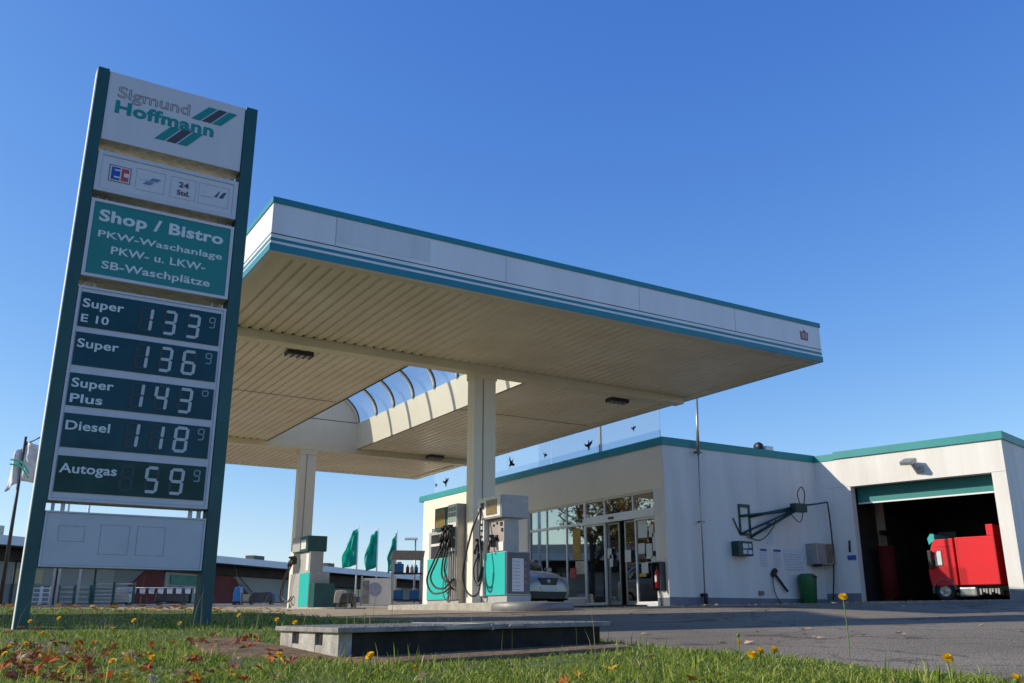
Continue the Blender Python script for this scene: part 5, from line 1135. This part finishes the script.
# ------------------------------------------------------------------ fallen leaves
MAPLE = []
for a, r in ((-90, 0.30), (-60, 0.55), (-38, 0.42), (-10, 0.95), (5, 0.50), (25, 0.62), (42, 1.0), (60, 0.55), (78, 0.68), (90, 1.12), (102, 0.68), (120, 0.55), (138, 1.0), (155, 0.62), (175, 0.50), (190, 0.95), (218, 0.42), (240, 0.55)):
    MAPLE.append((r*math.cos(math.radians(a)), r*math.sin(math.radians(a))))
def leaf_mesh(m, name):
    bm = bmesh.new(); c = bm.verts.new((0, 0, 0.0)); vs = [bm.verts.new((x, y, 0.30*math.sin(3*x+y)*abs(x)+0.45*abs(x)+0.25*math.sin(4*y+2*x)*y)) for x, y in MAPLE]
    for i in range(len(vs)): bm.faces.new((c, vs[i], vs[(i+1) % len(vs)]))
    s0 = [bm.verts.new(p) for p in ((-0.02, -0.28, 0.01), (0.02, -0.28, 0.01), (0.06, -0.95, 0.10), (0.03, -0.95, 0.10))]; bm.faces.new(s0)
    me = bpy.data.meshes.new(name); bm.to_mesh(me); bm.free(); me.materials.append(m); return me
LM_ = [ramp_mat('leaf_orange', [(0.36, 0.06, 0.012), (0.52, 0.15, 0.02)], 30, 0.7, transl=0.25), ramp_mat('leaf_yellow', [(0.50, 0.26, 0.03), (0.62, 0.38, 0.06)], 30, 0.7, transl=0.25), ramp_mat('leaf_brown', [(0.16, 0.05, 0.03), (0.26, 0.10, 0.05)], 30, 0.7, transl=0.2), ramp_mat('leaf_pale', [(0.45, 0.30, 0.18), (0.55, 0.42, 0.28)], 30, 0.7, transl=0.2)]
LMesh = [leaf_mesh(m, 'maple_leaf') for m in LM_]
LN = ['orange', 'yellow', 'dark red-brown', 'pale tan']
LPX = [(140, 598, 0)]
spots = [(48, 660, .10, 0), (12, 655, .09, 0), (35, 668, .11, 0), (20, 675, .11, 2), (78, 676, .09, 1), (60, 671, .08, 0), (4, 667, .10, 0), (150, 597+47, .10, 0), (128, 662, .07, 1), (88, 668, .10, 2), (178, 672, .08, 3), (108, 652, .08, 0), (57, 640, .06, 1), (106, 676, .10, 0), (129, 677, .09, 1), (152, 677, .08, 3), (132, 655, .07, 3), (140, 652, .07, 2), (162, 648, .06, 2), (195, 677, .08, 0), (230, 670, .07, 1), (212, 645, .06, 0), (183, 655, .06, 1), (225, 642, .07, 2), (232, 641, .07, 0), (240, 640, .07, 2), (207, 641, .07, 2), (216, 638, .06, 0), (175, 640, .05, 0), (245, 677, .07, 0), (565, 677, .08, 0), (578, 672, .08, 1), (612, 666, .07, 1), (420, 677, .07, 3), (414, 666, .05, 1), (690, 676, .06, 0), (640, 664, .06, 3), (720, 672, .06, 0), (30, 646, .05, 0), (70, 650, .05, 2), (95, 640, .05, 0), (650, 655, .05, 2), (270, 652, .06, 0), (282, 648, .06, 2), (38, 629, .07, 0), (20, 627, .07, 0), (8, 630, .06, 0), (100, 622, .05, 3), (112, 625, .05, 1)]
for i in range(110):
    a_ = random.random(); spots.append((int(abs(random.gauss(0, 60))) if a_ < .6 else int(random.uniform(0, 300)), int(random.uniform(640, 681)), random.uniform(.05, .10), random.choice((0, 0, 1, 2, 2, 2, 3))))
for i in range(14): spots.append((int(random.uniform(185, 260)), int(random.uniform(634, 644)), random.uniform(.05, .08), random.choice((0, 2, 2))))
for px, py, s, k in spots:
    d = gd_solve(px, py, 0.05); x, y = rd(rpx(px, py, d), d)
    o = bpy.data.objects.new('maple_leaf', LMesh[k]); COL.objects.link(o)
    o.location = (x, y, verge_z(x, y)+random.uniform(0.02, 0.045)); s *= random.uniform(0.55, 0.85); o.scale = (s*random.uniform(.6, 1.05), s, s*random.uniform(.4, 1.3)); o.rotation_euler = (random.gauss(0, .4), random.gauss(0, .4), random.uniform(0, 6.28))
    tag(o, 'fallen %s maple leaf lying in the grass' % LN[k], 'leaf', '%s fallen leaves in the grass' % LN[k])
def litter(n, fn, name, m, size):
    l = MB()
    for _ in range(n):
        x, y, z = fn(); s = random.uniform(*size); R = Matrix.Translation((x, y, z)) @ Matrix.Rotation(random.uniform(0, 6.28), 4, 'Z') @ Matrix.Rotation(random.uniform(-.5, .5), 4, 'X')
        l.add([R @ Vector((a*s, b*s, 0.12*s*abs(a)+0.003)) for a, b in MAPLE[::2]], [tuple(range(9))])
    o = l.build(name, m); o['kind'] = 'stuff'; return o
M_LIT = ramp_mat('litter', [(0.55, 0.36, 0.18), (0.60, 0.45, 0.28), (0.40, 0.20, 0.07)], 1, 0.7, transl=0.1, use_pos=False)
def f1():
    x, y = random.uniform(12, 23.5), random.uniform(16, 19.6); y = 19.7-abs(random.gauss(0, 2.2)); return x, y, G(x, y)+0.01
def f2():
    d = random.uniform(8.5, 22); r = random.uniform(0.1, 0.6)*d; x, y = rd(r, d); return x, y, G(x, y)+0.01
def f3():
    d = random.uniform(11, 26); r = -random.uniform(0.25, 0.62)*d; x, y = rd(r, d); e = dmax(r); d = e+random.gauss(0.3, 0.8); x, y = rd(r, d); return x, y, (verge_z(x, y)+0.05 if d < e else G(x, y)+0.01)
litter(150, f1, 'leaf_litter', M_LIT, (0.04, 0.09)); litter(70, f2, 'leaf_litter', M_LIT, (0.035, 0.07))
litter(420, f3, 'leaf_litter', ramp_mat('litter_orange', [(0.50, 0.16, 0.02), (0.55, 0.30, 0.08), (0.30, 0.09, 0.03)], 1, 0.7, transl=0.2, use_pos=False), (0.05, 0.10))
# ------------------------------------------------------------------ light, camera
SUN = Vector((-1.0, 0.48, 0.585)).normalized()
el = math.asin(SUN.z); rot = math.atan2(SUN.x, SUN.y)
wd = bpy.data.worlds.new('World'); sc.world = wd; wd.use_nodes = True; N = wd.node_tree.nodes; bg = N['Background']
sky = N.new('ShaderNodeTexSky'); sky.sky_type = 'NISHITA'; sky.sun_disc = False; sky.sun_elevation = el; sky.sun_rotation = rot
sky.air_density = 1.0; sky.dust_density = 0.45; sky.ozone_density = 2.0; sky.altitude = 100
bg.inputs['Strength'].default_value = 0.13
sp = N.new('ShaderNodeSeparateColor'); cb_ = N.new('ShaderNodeCombineColor'); LK = wd.node_tree.links; LK.new(sky.outputs[0], sp.inputs[0])
for ch, gm, kk in (('Red', 1.36, 1.32), ('Green', 1.04, 1.12), ('Blue', 0.57, 1.12)):   # deep polarised blue of the clear autumn sky
    a_ = N.new('ShaderNodeMath'); a_.operation = 'MULTIPLY'; a_.inputs[1].default_value = 0.13; LK.new(sp.outputs[ch], a_.inputs[0])
    b_ = N.new('ShaderNodeMath'); b_.operation = 'POWER'; b_.inputs[1].default_value = gm; LK.new(a_.outputs[0], b_.inputs[0])
    c_ = N.new('ShaderNodeMath'); c_.operation = 'MULTIPLY'; c_.inputs[1].default_value = kk/0.13; LK.new(b_.outputs[0], c_.inputs[0])
    if ch == 'Red':                                     # the curve may only take red away
        m_ = N.new('ShaderNodeMath'); m_.operation = 'MINIMUM'; LK.new(c_.outputs[0], m_.inputs[0]); LK.new(sp.outputs[ch], m_.inputs[1]); c_ = m_
    LK.new(c_.outputs[0], cb_.inputs[ch])
LK.new(cb_.outputs[0], bg.inputs['Color'])
sl = bpy.data.lights.new('sun', 'SUN'); sl.energy = 4.8; sl.angle = math.radians(0.53); sl.color = (1.0, 0.92, 0.79)
so_ = bpy.data.objects.new('sun', sl); COL.objects.link(so_); so_.rotation_euler = SUN.to_track_quat('Z', 'Y').to_euler(); so_.location = (0, 0, 30)
cd = bpy.data.cameras.new('camera'); co = bpy.data.objects.new('camera', cd); COL.objects.link(co); co.location = (0, 0, ZC)
co.rotation_euler = (math.pi/2+PITCH, 0, -YAW); cd.sensor_width = 36; cd.lens = 910.73/1024*36; cd.clip_end = 6000; cd.clip_start = 0.05
sc.camera = co
vs_ = sc.view_settings; vs_.view_transform = 'Standard'; vs_.look = 'None'; vs_.exposure = 0.05; vs_.gamma = 1.0; vs_.use_curve_mapping = False
sc.cycles.max_bounces = 8; sc.cycles.transparent_max_bounces = 12
